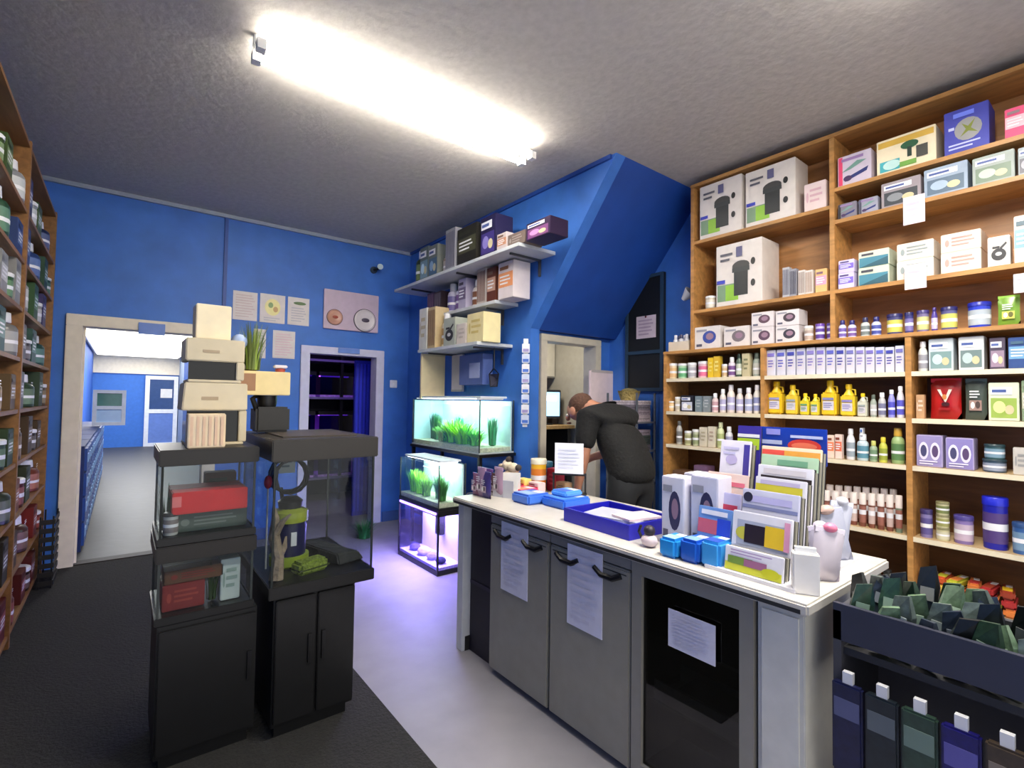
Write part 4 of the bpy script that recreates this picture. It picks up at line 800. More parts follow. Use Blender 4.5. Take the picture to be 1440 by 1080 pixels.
MB().box(1.585, .66, 0, 2.1, .95, .012, M((216, 214, 220), .5)).build('base_tray', t)
MB().box(2.07, .78, .012, 2.085, 1.02, .36, M((206, 210, 220), .5)).build('back_board', t)
a, c = at(1060, 592, X=2.065), at(1163, 592, X=2.065)
hd = MB().box(2.06, c.y, .33, 2.069, a.y, .468, M((24, 60, 170), .35)).build('header_card', t, bevel=.002)
W = a.y-c.y; b = prints('header_print', hd, W, .135, 0, [('r', .1, .5, .42, .62, (190, 200, 236)), ('r', .14, .32, .4, .42, (150, 170, 226)), ('r', .2, .78, .4, .95, (150, 150, 226)), ('e', .72, .5, .22, .2, (214, 60, 50)), ('e', .72, .5, .17, .1, (236, 120, 90)), ('r', .54, .72, .96, .8, (190, 200, 236)), ('r', .6, .16, .94, .24, (110, 120, 226)), ('r', 0, 0, 1, .06, (214, 216, 226))])
b.location = (2.0595, (a.y+c.y)/2, .333); b.rotation_euler = (0, 0, -PI/2)
W_ = (226, 224, 232)
Z0 = CZ+.0125
card('white packet with green and lemon landscape, lowest in the display', 1.60, (1018, 1100), 772, Z0, (W_,), [('r', 0, 0, 1, .34, (206, 206, 60)), ('r', .05, .3, .5, .62, (110, 140, 60)), ('r', .35, .3, .75, .6, (150, 96, 130)), ('e', .82, .25, .16, .2, (190, 190, 30)), *L_(.1, .9, .7, .95, 2, (170, 150, 190))], .14)
card('silver packet with black and yellow picture in the display', 1.655, (1026, 1110), 722, Z0, (W_,), [('r', .08, .4, .96, .86, (170, 176, 196)), ('e', .2, .62, .14, .12, (190, 186, 70)), ('r', .22, .46, .62, .8, (36, 24, 34)), ('r', .58, .45, .9, .83, (226, 190, 40)), ('r', .9, .44, .99, .95, (214, 150, 180))], .14)
card('lavender packet with grey bands in the display', 1.71, (1038, 1118), 690, Z0, ((206, 206, 226),), [('r', 0, .75, 1, .8, (120, 126, 170)), ('r', .1, .84, .9, .93, (180, 176, 220)), ('e', .1, .9, .09, .07, (40, 40, 60))], .14)
card('white packet with yellow lower band in the display', 1.765, (1055, 1127), 672, Z0, (W_,), [('r', 0, .84, .95, .93, (206, 196, 60)), ('r', .1, .93, .9, .98, (190, 180, 210))], .14)
card('white packet with black bar across top in the display', 1.82, (1058, 1136), 655, Z0, (W_,), [('r', .05, .84, 1, .9, (40, 30, 30)), ('r', .1, .92, .9, .98, (206, 200, 206))], .14)
card('mint and black packet in the display', 1.875, (1062, 1142), 640, Z0, ((176, 206, 176),), [('r', .0, .83, 1, .9, (50, 44, 40)), ('r', .3, .91, .85, .97, (110, 160, 130))], .14)
card('red and orange topped packet at the back of the display', 1.93, (1062, 1147), 628, Z0, ((236, 216, 190),), [('r', 0, .88, .4, .98, (220, 80, 70)), ('r', .4, .9, 1, .98, (226, 160, 70))], .14)
# second column of the display, towards the far end of the counter
card('white packet with red and blue picture beside the cyan packets', 1.68, (978, 1025), 712, Z0, ((110, 150, 210),), [('r', .0, .45, .6, .75, (190, 90, 110)), ('r', .6, .2, 1, .8, (40, 70, 190)), ('r', .05, .05, .6, .35, (70, 150, 220)), ('r', .1, .85, .9, .95, W_)], .14)
card('lilac packet with teal picture in the display\'s far column', 1.745, (982, 1036), 690, Z0, ((190, 186, 220),), [('r', .05, .7, .5, .86, (70, 120, 110)), ('r', .5, .66, .95, .82, (190, 60, 90))], .14)
card('pink and cream packet in the display\'s far column', 1.81, (988, 1045), 664, Z0, ((236, 210, 200),), [('r', .05, .84, .45, .96, (226, 190, 80)), ('r', .4, .84, .95, .9, (220, 110, 130))], .14)
card('tall white packet with violet edge behind the pink and cream packet', 1.88, (1004, 1046), 618, Z0, ((226, 222, 236),), [('r', .8, .05, 1, .98, (70, 60, 150)), ('e', .4, .82, .2, .05, (180, 170, 210)), *L_(.1, .7, .86, .96, 2, (190, 186, 220))], .14)
card('lime green card with violet top at the back of the display', 2.0, (1030, 1062), 598, Z0, ((60, 50, 150),), [('r', 0, .8, 1, .9, (170, 200, 50)), ('r', 0, .91, 1, .94, W_)], .1)
card('golden yellow packet squeezed behind the lilac packet', 1.85, (978, 1004), 668, Z0, ((226, 180, 70),), [('e', .5, .9, .3, .06, (240, 214, 150))], .1)
# leaflet holder and clear bags on the counter end
t = thing('leaflet_holder', 'white leaflet holder at the near end of the worktop', 'holder', (1.62, .645, CZ), math.radians(-60)); MB().box(-.035, -.02, 0, .035, .02, .12, M((222, 218, 214), .5)).build('holder', t, bevel=.003); MB().box(-.028, -.008, .12, .028, .01, .135, WHITE).build('leaflets', t)

# ------------------------------------------------------------------ wire bin of packets beside the counter end
BZ = .865
t = thing('packet_bin', 'low dark bin full of packets beyond the near counter end', 'bin', (1.76, .29, 0), -PI/2)
BW, BD = .275, .16
MB().box(-BW, -BD, 0, BW, BD, .05, DARK).box(-BW, -BD, .05, -BW+.02, BD, BZ-.02, M((60, 60, 66))).box(BW-.02, -BD, .05, BW, BD, BZ-.02, M((60, 60, 66))).box(-BW+.02, BD-.02, .05, BW-.02, BD, BZ-.02, M((60, 60, 66))).build('bin_body', t)
MB().box(-BW, -BD, BZ-.1, BW, -BD+.015, BZ, M((44, 46, 60), .4)).build('front_rail', t); MB().box(-BW+.02, -BD+.016, BZ-.14, BW-.02, BD-.02, BZ-.12, M((30, 30, 34))).build('tray', t)
Mb = Matrix.Translation((1.76, .29, 0)) @ Matrix.Rotation(-PI/2, 4, 'Z')
for i in range(10):
    for j in range(4):
        k = (i*3+j*2) % 5; c = [(36, 60, 44), (84, 96, 92), (18, 22, 22), (92, 116, 90), (40, 48, 60)][k]; p = Mb @ Vector((-.235+i*.052, -.115+j*.075, BZ-.12))
        q = thing('plant_packet', ('dark green', 'silvery grey', 'black', 'sage green', 'slate')[k]+' plant packet, %s from the counter in the bin\'s %s row' % (ORD[i], ('front', 'second', 'third', 'back')[j]), 'packet', p, -PI/2+random.uniform(-.7, .7), 'plant packets in the bin')
        q.rotation_euler.x = random.uniform(-.28, .28); q.rotation_euler.y = random.uniform(-.22, .22)
        h = random.uniform(.13, .18)+j*.012; MB().add([(-.02, -.007, .01), (.02, -.007, .01), (.028, -.01, h*.7), (.016, -.004, h), (-.02, -.003, h*.93), (-.027, -.01, h*.6), (-.02, .007, .01), (.02, .007, .01), (.028, .01, h*.7), (.016, .004, h), (-.02, .003, h*.93), (-.027, .01, h*.6)],
            [(0, 1, 2, 3, 4, 5), (11, 10, 9, 8, 7, 6)]+[(m, m+6, (m+1) % 6+6, (m+1) % 6) for m in range(6)], M(c, .3, .4, 60)).build('packet', q)
        MB().box(-.016, -.0125, h*.5, .016, -.0105, h*.68, M(tuple(min(255, v+90) for v in c), .4)).build('label_patch', q)
for i in range(7):
    c = [(20, 24, 60), (26, 34, 40), (40, 60, 50), (24, 20, 90), (60, 50, 40), (36, 40, 36), (90, 100, 90)][i]; p = Mb @ Vector((-.235+i*.078, -BD-.013, .42))
    q = thing('hanging_packet', ('ink blue', 'dark slate', 'deep green', 'indigo', 'brown', 'charcoal', 'pale sage')[i]+' packet hanging on the front of the packet bin', 'packet', p, -PI/2, 'packets hung on the bin front')
    MB().box(-.036, -.012, 0, .036, .012, .24, M(c, .3, .3, 40)).build('packet', q, bevel=.005); MB().box(-.03, -.0135, .15, .03, -.012, .2, M(tuple(min(255, v+60) for v in c), .4)).build('label_patch', q); MB().box(-.012, -.004, .24, .012, .012, .27, M((206, 206, 210))).build('hang_tab', q)
# crumpled clear and white bags between the bin and counter
def bagthing(label, loc, rz, w, h, c, top, tc, tilt=0):
    t = thing('plastic_bag', label, 'bag', loc, rz); pouch(t, w, w*.7, h, c, tuple(int(v*.93) for v in c), 'none'); MB().ell((0, 0, h), (w*.24, w*.2, h*.09), M(tc, .4), 10, 6).build('knot', t, smooth=True); t.rotation_euler.y = tilt
    return t
bagthing('white plastic bag with pink top standing beside the leaflet holder', (1.78, .655, CZ), math.radians(-50), .09, .17, (206, 196, 206), 0, (226, 120, 150), .12)
bagthing('clear lilac bag behind the pink topped bag', (1.86, .68, CZ), math.radians(-40), .09, .16, (190, 186, 206), 0, (200, 190, 210), -.1)
bagthing('silvery clear bag of goods against the brown bottles', (2.02, .70, CZ), math.radians(-40), .12, .19, (170, 172, 190), 0, (190, 160, 150), -.2)
bagthing('tall clear bag leaning beside the silvery bag', (2.12, .74, CZ), math.radians(-30), .1, .2, (186, 188, 204), 0, (206, 206, 216), .15)

# ------------------------------------------------------------------ racks on the long wall
FX = 3.45
def rack(name, label, posts, z0, z1, shelves, x0, x1, strips):
    t = thing(name, label, 'shelving')
    for y in posts: bx('upright', (x0, y-.014, z0), (x1, y+.014, z1), ORANGE, t, .002)
    bx('back_panel', (x1, posts[-1]-.014, z0), (x1+.012, posts[0]+.014, z1), wood((110, 72, 36) if strips else (168, 118, 68)), t)  # shade behind the lower rack's goods is put into a darker panel colour
    for (z, i) in shelves:
        s = bx('shelf', (x0+.003, posts[i+1]+.014, z-.024), (x1, posts[i]-.014, z), ORANGE if not strips else M((176, 150, 112), .5), t)
        if strips: bx('edge_strip', (x0, posts[i+1]+.014, z-.026), (x0+.003, posts[i]-.014, z), CREAMB, s)
    return t
zl = dict(r5=1.612, r6=1.352, r7=1.09, r8=.702, r9=.37)
LP = [2.42, 1.641, .836, .02]
t = rack('lower_rack', 'deep lower wall rack with cream shelf edges and orange uprights', LP, 0, 1.806, [(zl[k], i) for k in ('r5', 'r6', 'r7', 'r8', 'r9') for i in range(3)]+[(.06, i) for i in range(3)], FX, 3.765, True)
bx('top_board', (FX-.005, LP[-1]-.014, 1.806), (3.777, LP[0]+.014, 1.83), ORANGE, t, .002)
LEDGE = 1.83
UPP = [2.19, 1.217, .02]
zu = dict(u1=2.675, v1=2.775, v2=2.572, u2=2.136)
t = rack('upper_rack', 'orange brown upper wall rack reaching up to ceiling', UPP, 1.8305, 3.10, [(zu['u1'], 0), (zu['u2'], 0), (zu['v1'], 1), (zu['v2'], 1), (zu['u2'], 1)], FX+.02, 3.765, False)
bx('top_board', (FX+.015, UPP[-1]-.014, 3.10), (3.777, UPP[0]+.014, 3.125), ORANGE, t, .002)
def row(rowname, z, zmax, items, X=FX+.035):
    for it in items:
        px0, px1, py, kind, look, cols = it[:6]; kw = dict(it[6]) if len(it) > 6 else {}; dz = kw.pop('dz', 0); xo = kw.pop('xo', 0); d = kw.pop('d', None)
        XX = X+xo; zp = z+dz
        a, c = at(px0, py+15, X=XX), at(px1, py+15, X=XX); h = at((px0+px1)/2, py, X=XX).z-zp
        goods(kind, look, rowname, max(c.y, .03), a.y, XX, zp, max(.03, min(h, zmax-.012-zp)), -PI/2, min(d or 9, .27-xo, max(.03, (a.y-c.y)*.9)), cols, **kw)
W1 = (226, 218, 212); PK = (214, 186, 176)
row('upper rack top far shelf', zu['u1'], 3.10, [
    (983, 1044, 248, 'carton', 'large white canister filter carton', (W1, (0, 0, 0)), dict(pr='canister', d=.2)), (1047, 1120, 232, 'carton', 'large white canister filter carton', (W1, (0, 0, 0)), dict(pr='canister', d=.2)),
    (1130, 1162, 256, 'carton', 'low pale pink carton', ((226, 206, 204), (210, 170, 180)), dict(pr='text', d=.15))])
put('carton', 'flat reddish carton lying over the pale pink carton, upper rack top', 3.66, 1.31, zu['u1'], .16, .12, .2, ((150, 70, 50), (120, 40, 40)), pr='none')
row('upper rack middle far shelf', zu['u2'], zu['u1']-.024, [
    (988, 1003, 416, 'tub', 'small pale tub', ((200, 190, 170), (220, 214, 200))), (1006, 1073, 340, 'carton', 'huge white canister filter carton', (W1, (0, 0, 0)), dict(pr='canister', d=.26)),
    (1100, 1110, 376, 'carton', 'thin grey carton', ((180, 180, 186), (90, 90, 110)), dict(pr='stripes')), (1110, 1120, 378, 'carton', 'thin grey carton', ((150, 150, 160), (60, 60, 80)), dict(pr='stripes')),
    (1122, 1132, 380, 'carton', 'thin white book-like carton', ((216, 210, 206), (150, 130, 120)), dict(pr='stripes')), (1132, 1143, 380, 'carton', 'thin white book-like carton', ((216, 210, 206), (170, 140, 120)), dict(pr='stripes')),
    (1146, 1163, 378, 'carton', 'orange and pink carton', ((226, 180, 120), (214, 160, 190)), dict(pr='band'))])
row('ledge under upper rack', LEDGE, zu['u2']-.024, [
    (976, 1013, 459, 'carton', 'white carton with blue disc', ((220, 214, 212), (60, 80, 160)), dict(pr='oval')), (1017, 1054, 459, 'carton', 'white carton with grey disc', ((220, 212, 210), (120, 110, 116)), dict(pr='oval')),
    (1056, 1088, 460, 'carton', 'lower white carton with dark plum oval', ((222, 214, 216), (90, 66, 86)), dict(pr='oval')), (1090, 1124, 458, 'carton', 'lower white carton with black oval', ((222, 214, 216), (60, 56, 70)), dict(pr='oval')),
    (1128, 1142, 458, 'tub', 'small cream tub', ((206, 196, 180), (180, 160, 150))), (1144, 1158, 455, 'tub', 'violet topped white tub', ((196, 190, 220), (90, 60, 150), (110, 70, 170))), (1160, 1174, 454, 'tub', 'violet topped white tub', ((196, 190, 220), (90, 60, 150), (80, 60, 140))),
    (1177, 1189, 450, 'bottle', 'squat navy capped bottle', ((206, 206, 226), (110, 90, 170), (40, 40, 110))), (1190, 1203, 450, 'bottle', 'squat navy capped bottle', ((206, 206, 226), (120, 90, 160), (40, 40, 110))),
    (1208, 1222, 446, 'bottle', 'grey white bottle', ((200, 206, 200), (120, 130, 130), (50, 50, 90))), (1223, 1238, 445, 'bottle', 'blue and white bottle', ((190, 196, 226), (70, 80, 160), (40, 40, 110))),
    (1243, 1268, 441, 'tub', 'navy tub with round yellow label', ((70, 70, 120), (206, 196, 90), (40, 40, 96))), (1270, 1284, 439, 'tub', 'navy slim tub', ((56, 56, 120), (120, 110, 170), (30, 30, 90))), (1286, 1306, 436, 'tub', 'navy tub with round yellow label', ((120, 110, 150), (200, 196, 130), (60, 50, 110))),
    (1308, 1318, 432, 'bottle', 'violet slim bottle', ((70, 50, 140), (190, 180, 214), (50, 30, 110))), (1319, 1346, 431, 'tub', 'navy tub with round yellow label', ((90, 90, 140), (206, 200, 100), (36, 36, 96))),
    (1356, 1394, 424, 'tub', 'bright blue tub with silver label', ((40, 60, 190), (170, 180, 190), (30, 40, 150))), (1400, 1434, 414, 'pouch', 'green and yellow packet', ((110, 150, 50), (200, 200, 90)))], )
# upper pair of the four oval cartons stands on the lower pair
for k, (px0, px1, py, c) in enumerate(((1056, 1088, 439, (96, 70, 86)), (1090, 1124, 437, (70, 60, 70)))):
    a, c_ = at(px0, 450, X=FX+.035), at(px1, 450, X=FX+.035); zz = LEDGE+at((px0+px1)/2, 460 if k == 0 else 458, X=FX+.035).z-LEDGE
    goods('carton', 'upper white carton with '+('dark plum' if k == 0 else 'black')+' oval', 'ledge under upper rack', c_.y, a.y, FX+.035, zz+.0008, .105, -PI/2, min(.2, (a.y-c_.y)*.9), ((222, 214, 216), c), pr='oval')
row('upper rack top near shelf', zu['v1'], 3.10, [
    (1177, 1226, 215, 'carton', 'pink edged pale carton with violet streak picture', ((204, 192, 208), (222, 70, 110)), dict(pr='tech')), (1231, 1318, 187, 'carton', 'wide yellow banded pond set carton', ((236, 222, 190), (90, 160, 110)), dict(pr='pond')),
    (1326, 1392, 150, 'carton', 'royal blue carton with grey leaf disc', ((60, 66, 170), (0, 0, 0)), dict(pr='leaf')), (1412, 1445, 150, 'carton', 'hot pink carton', ((226, 70, 120), (236, 190, 200)), dict(pr='band'))])
row('upper rack second near shelf', zu['v2'], zu['v1']-.024, [
    (1178, 1205, 285, 'carton', 'low black and silver carton', ((120, 116, 130), (40, 40, 46)), dict(pr='tech')), (1207, 1235, 278, 'carton', 'low silver carton', ((150, 150, 166), (70, 70, 90)), dict(pr='tech')), (1238, 1296, 252, 'carton', 'wide grey carton with dark picture', ((150, 140, 146), (60, 64, 70)), dict(pr='photo')),
    (1298, 1362, 232, 'carton', 'wide silver blue carton', ((150, 166, 186), (90, 110, 130)), dict(pr='photo')), (1366, 1428, 216, 'carton', 'wide silver green carton', ((156, 166, 160), (110, 130, 110)), dict(pr='photo')), (1431, 1460, 205, 'carton', 'narrow silver carton', ((150, 160, 166), (90, 90, 100)), dict(pr='photo'))])
b_ = [('violet white', (206, 196, 230), (120, 100, 200), 1178, 1201, 383, 362), ('teal', (200, 210, 190), (70, 130, 150), 1206, 1251, 374, 348), ('white', (224, 214, 200), (150, 160, 160), 1260, 1314, 364, 336), ('cream', (230, 214, 196), (190, 150, 140), 1322, 1381, 352, 322)]
for nm, c, c2, px0, px1, pm, pt_ in b_:
    X = FX+.035; a, c_ = at(px0, 380, X=X), at(px1, 380, X=X); xm = (px0+px1)/2; z1 = at(xm, pm, X=X).z; z2 = at(xm, pt_, X=X).z
    pr = 'teal' if nm in ('teal',) else 'band' if nm == 'violet white' else 'text'
    goods('carton', 'lower '+nm+' flat carton', 'upper rack third near shelf', c_.y, a.y, X, zu['u2'], z1-zu['u2']-.002, -PI/2, .2, (c, c2), pr=pr)
    goods('carton', 'upper '+nm+' flat carton', 'upper rack third near shelf', c_.y, a.y, X+.006, z1-.0012, z2-z1-.012, -PI/2, .2, (c, c2), pr=pr)
row('upper rack third near shelf', zu['u2'], zu['v2']-.024, [(1388, 1421, 332, 'carton', 'white carton with black pump picture', ((224, 216, 206), (40, 40, 44)), dict(pr='black')), (1425, 1455, 302, 'carton', 'tall white and teal carton', ((220, 214, 206), (130, 170, 190)), dict(pr='band'))])
for k, (x0, y0, x1, y1, z) in enumerate(((1270, 279, 1301, 311, 0), (1272, 374, 1303, 404, 0), (1425, 386, 1450, 410, 0))):
    X = FX+.012 if k < 2 else FX+.01; a, c = at(x0, y0, X=X), at(x1, y1, X=X)
    t = thing('price_card', ('white price card on the edge of the upper rack second near shelf', 'white price card on the edge of the upper rack third near shelf', 'grey price card hanging over the ledge beside the green packet')[k], 'card', (X, (a.y+c.y)/2, c.z), -PI/2)
    MB().box(-(a.y-c.y)/2, -.002, 0, (a.y-c.y)/2, .002, a.z-c.z, M((228, 214, 222) if k < 2 else (190, 190, 196), .6)).build('card', t); prints('print', t, (a.y-c.y)*.9, (a.z-c.z)*.9, -.0022, lines(.1, .9, .2, .9, 3, (206, 190, 204)), .004)
# lower rack, far bay
Y_ = (226, 190, 40)
row('lower rack far bay, first shelf', zl['r5'], 1.80, [
    (938, 949, 511, 'tub', 'small cream tub', ((230, 206, 170), (220, 180, 130))), (950, 963, 511, 'tub', 'small green tub', ((170, 206, 170), (100, 170, 120))), (964, 976, 510, 'tub', 'small grey white tub', ((206, 206, 206), (170, 170, 180))), (978, 993, 508, 'tub', 'small pink tub', ((230, 190, 200), (220, 110, 150))),
    (995, 1003, 503, 'carton', 'slim yellow carton', (Y_, (236, 214, 120)), dict(pr='text')), (1003, 1012, 501, 'carton', 'slim yellow carton', ((214, 176, 50), (236, 220, 130)), dict(pr='text')), (1013, 1021, 512, 'tub', 'tiny cream tub', ((220, 206, 180), (200, 170, 130))),
    (1022, 1032, 502, 'bottle', 'white and plum bottle', ((220, 210, 220), (120, 80, 140))), (1033, 1042, 497, 'bottle', 'dark green bottle', ((70, 90, 76), (190, 196, 180), (40, 60, 50))), (1043, 1054, 497, 'carton', 'cream and olive carton', ((196, 186, 150), (120, 120, 90)), dict(pr='text')), (1056, 1068, 496, 'bottle', 'grey green bottle', ((150, 160, 150), (190, 190, 180), (90, 100, 90)))])
row('lower rack far bay, second shelf', zl['r6'], zl['r5']-.026, [
    (938, 946, 564, 'tub', 'tiny orange cream tub', ((220, 180, 120), (230, 206, 160))), (947, 955, 558, 'tub', 'cream tub', ((226, 216, 196), (200, 190, 170))), (957, 975, 556, 'carton', 'black carton with white fish print', ((30, 32, 46), (206, 210, 226)), dict(pr='photo')),
    (977, 987, 557, 'carton', 'grey blue carton', ((120, 136, 146), (170, 180, 186)), dict(pr='text')), (988, 998, 557, 'carton', 'grey blue carton', ((130, 140, 146), (180, 186, 190)), dict(pr='text')), (999, 1008, 553, 'bottle', 'pinkish white bottle', ((220, 200, 200), (190, 150, 160))),
    (1010, 1019, 547, 'bottle', 'tall white bottle with lilac label', ((226, 214, 206), (180, 176, 210), (236, 232, 236))), (1020, 1031, 541, 'bottle', 'tall white bottle with lilac label', ((226, 214, 206), (180, 176, 210), (236, 232, 236))), (1033, 1043, 546, 'bottle', 'tall white bottle with lilac label', ((226, 214, 206), (180, 176, 210), (200, 200, 206))),
    (1045, 1056, 545, 'bottle', 'tall white bottle with lilac label', ((226, 214, 206), (170, 176, 210), (236, 232, 236))), (1057, 1068, 541, 'bottle', 'tall white bottle with lilac label', ((226, 220, 210), (150, 156, 200), (236, 232, 236)))])
row('lower rack far bay, third shelf', zl['r7'], zl['r6']-.026, [
    (949, 957, 592, 'bottle', 'slim grey bottle', ((170, 170, 166), (120, 120, 120), (90, 90, 90))), (960, 970, 606, 'tub', 'small sage tub', ((190, 190, 150), (150, 150, 110))), (971, 981, 604, 'tub', 'small sage tub', ((186, 190, 160), (140, 150, 110))),
    (983, 994, 601, 'carton', 'cream carton', ((214, 206, 186), (180, 170, 140)), dict(pr='text')), (995, 1005, 600, 'carton', 'cream carton', ((214, 206, 186), (180, 160, 140)), dict(pr='text')), (1006, 1016, 594, 'bottle', 'pale green bottle', ((200, 206, 160), (170, 180, 120), (206, 210, 170))), (1018, 1028, 600, 'bottle', 'white bottle', ((210, 210, 216), (160, 160, 190)))])
row('lower rack far bay, fourth shelf', zl['r8'], zl['r7']-.026, [(975, 995, 655, 'carton', 'plum and grey carton', ((110, 80, 110), (170, 150, 170)), dict(pr='band')), (945, 968, 662, 'carton', 'dull brown carton', ((110, 80, 60), (150, 110, 80)), dict(pr='text'))])
# middle bay
x = 1078
its = []
for k in range(14):
    c2 = [(120, 110, 190), (90, 96, 190), (60, 66, 160), (110, 110, 180), (130, 120, 190)][k % 5]
    its.append((x, x+12.6, 488 if k < 13 else 486, 'carton', 'slim violet banded carton', ((206, 206, 222), c2), dict(pr='fig', d=.06))); x += 13.9
row('lower rack middle bay, first shelf', zl['r5'], 1.80, its)
row('lower rack middle bay, second shelf', zl['r6'], zl['r5']-.026, [
    (1077, 1099, 535, 'jug', 'large yellow jug with grey label', (Y_, (150, 150, 200))), (1102, 1121, 541, 'jug', 'middling yellow jug with pale label', ((226, 196, 60), (160, 170, 180))), (1123, 1137, 553, 'jug', 'low lemon yellow jug', ((226, 206, 50), (90, 150, 110))), (1138, 1151, 554, 'jug', 'low lemon yellow jug', ((226, 206, 60), (110, 150, 120))),
    (1152, 1176, 533, 'jug', 'large yellow jug with grey label', (Y_, (130, 130, 180))), (1179, 1202, 540, 'jug', 'middling yellow jug with violet label', ((226, 196, 50), (140, 130, 190))), (1204, 1219, 553, 'jug', 'small yellow capped jug', ((206, 206, 190), (150, 160, 160))),
    (1222, 1232, 555, 'bottle', 'grey green small bottle', ((150, 160, 150), (190, 190, 190), (90, 100, 90))), (1233, 1245, 552, 'bottle', 'grey white small bottle', ((190, 190, 190), (120, 120, 150))), (1247, 1258, 548, 'bottle', 'blue and white bottle', ((150, 150, 220), (80, 80, 190))), (1259, 1271, 543, 'bottle', 'tall white bottle with blue base', ((220, 216, 226), (90, 90, 200)))])
row('lower rack middle bay, third shelf', zl['r7'], zl['r6']-.026, [
    (1163, 1173, 612, 'carton', 'white and orange carton', ((230, 206, 190), (226, 130, 90)), dict(pr='band')), (1174, 1184, 611, 'carton', 'white and orange carton', ((230, 206, 196), (220, 110, 80)), dict(pr='band')), (1188, 1201, 603, 'bottle', 'white bottle with grey label', ((220, 220, 224), (150, 160, 170))),
    (1202, 1220, 601, 'spray', 'white and teal spray bottle', ((190, 206, 214), (90, 140, 160))), (1221, 1233, 620, 'bottle', 'sage green short bottle', ((150, 170, 140), (110, 140, 110), (200, 200, 110))), (1234, 1247, 615, 'bottle', 'yellow green bottle', ((200, 200, 80), (150, 160, 60), (220, 200, 60))), (1250, 1271, 602, 'bottle', 'green bottle with orange yellow cap', ((150, 176, 120), (90, 130, 80), (226, 180, 70)))])
row('lower rack middle bay, fourth shelf', zl['r8'], zl['r7']-.026, [(1155+k*12.8, 1166+k*12.8, 690+k*.9, 'tub', 'brown jar with wide white cap', ((120, 70, 56) if k < 8 else (110, 130, 110), (200, 176, 170) if k % 2 else (150, 96, 84), (232, 220, 214)), dict(d=.07, lf=.34)) for k in range(9)])
row('lower rack middle bay, fourth shelf', zl['r8'], zl['r7']-.026, [(1160+k*12.8, 1171+k*12.8, 682+k*.9, 'tub', 'brown jar in back rank', ((110, 64, 50), (150, 96, 84), (226, 214, 210)), dict(d=.07, xo=.1, lf=.34)) for k in range(8)])
# near bay
row('lower rack near bay, first shelf', zl['r5'], 1.80, [
    (1289, 1304, 480, 'bottle', 'white dropper bottle', ((206, 210, 206), (150, 150, 160))), (1305, 1341, 470, 'carton', 'pale grey carton with mint blossom', ((190, 200, 206), (120, 150, 150)), dict(pr='photo')), (1347, 1384, 467, 'carton', 'white carton with green grey picture', ((210, 214, 214), (110, 130, 130)), dict(pr='photo')), (1391, 1414, 475, 'carton', 'dark plum carton', ((70, 60, 80), (150, 130, 150)), dict(pr='photo')), (1417, 1450, 474, 'carton', 'sea blue carton', ((40, 70, 130), (110, 160, 200)), dict(pr='band'))])
row('lower rack near bay, second shelf', zl['r6'], zl['r5']-.026, [
    (1288, 1300, 555, 'carton', 'small tan carton', ((190, 150, 110), (220, 200, 180)), dict(pr='text')), (1303, 1350, 527, 'pouch', 'glossy red food bag', ((170, 24, 26), (170, 24, 26)), dict(pr='bag')), (1354, 1387, 532, 'pouch', 'dark grey green food bag', ((70, 80, 72), (160, 130, 120))), (1389, 1434, 538, 'carton', 'white and lime carton with tan picture', ((206, 214, 190), (150, 176, 80)), dict(pr='photo')), (1436, 1460, 535, 'carton', 'grey green carton at the frame post', ((130, 150, 120), (190, 190, 170)), dict(pr='band'))])
row('lower rack near bay, third shelf', zl['r7'], zl['r6']-.026, [
    (1288, 1326, 612, 'carton', 'mauve carton with two ring pictures', ((180, 170, 206), (150, 140, 190)), dict(pr='rings')), (1329, 1370, 616, 'carton', 'mauve carton with two ring pictures', ((176, 166, 206), (140, 130, 190)), dict(pr='rings')), (1377, 1416, 646, 'tub', 'lower dark teal tub', ((60, 80, 100), (140, 150, 170), (40, 60, 70))), (1424, 1450, 630, 'carton', 'light grey carton', ((190, 186, 180), (150, 150, 150)), dict(pr='text'))])
a, c = at(1380, 635, X=FX+.035), at(1414, 635, X=FX+.035); zz = zl['r7']+at(1396, 646, X=FX+.035).z-zl['r7']
goods('tub', 'upper dark teal tub', 'lower rack near bay, third shelf', c.y, a.y, FX+.035, zz+.0005, .075, -PI/2, None, ((56, 90, 96), (120, 150, 170), (36, 60, 66)))
row('lower rack near bay, fourth shelf', zl['r8'], zl['r7']-.026, [
    (1291, 1311, 717, 'tub', 'violet tub', ((130, 120, 170), (90, 80, 140), (60, 50, 100))), (1337, 1369, 726, 'tub', 'wide violet tub with white label', ((130, 110, 170), (190, 170, 190), (70, 60, 130))), (1376, 1418, 700, 'tub', 'royal blue bucket', ((30, 34, 160), (80, 60, 120), (30, 40, 190))), (1420, 1450, 736, 'tub', 'sea blue tub', ((50, 90, 150), (110, 140, 170), (40, 70, 120)))])
zt = zl['r8']
for k in range(3):
    a, c = at(1313, 725, X=FX+.035), at(1335, 725, X=FX+.035)
    goods('tub', ('lowest', 'middle', 'topmost')[k]+' olive cream tin of the stack', 'lower rack near bay, fourth shelf', c.y, a.y, FX+.035, zt, .068, -PI/2, None, ((196, 190, 150), ((200, 196, 170), (150, 150, 90), (110, 120, 70))[k], (130, 126, 90))); zt += .0685
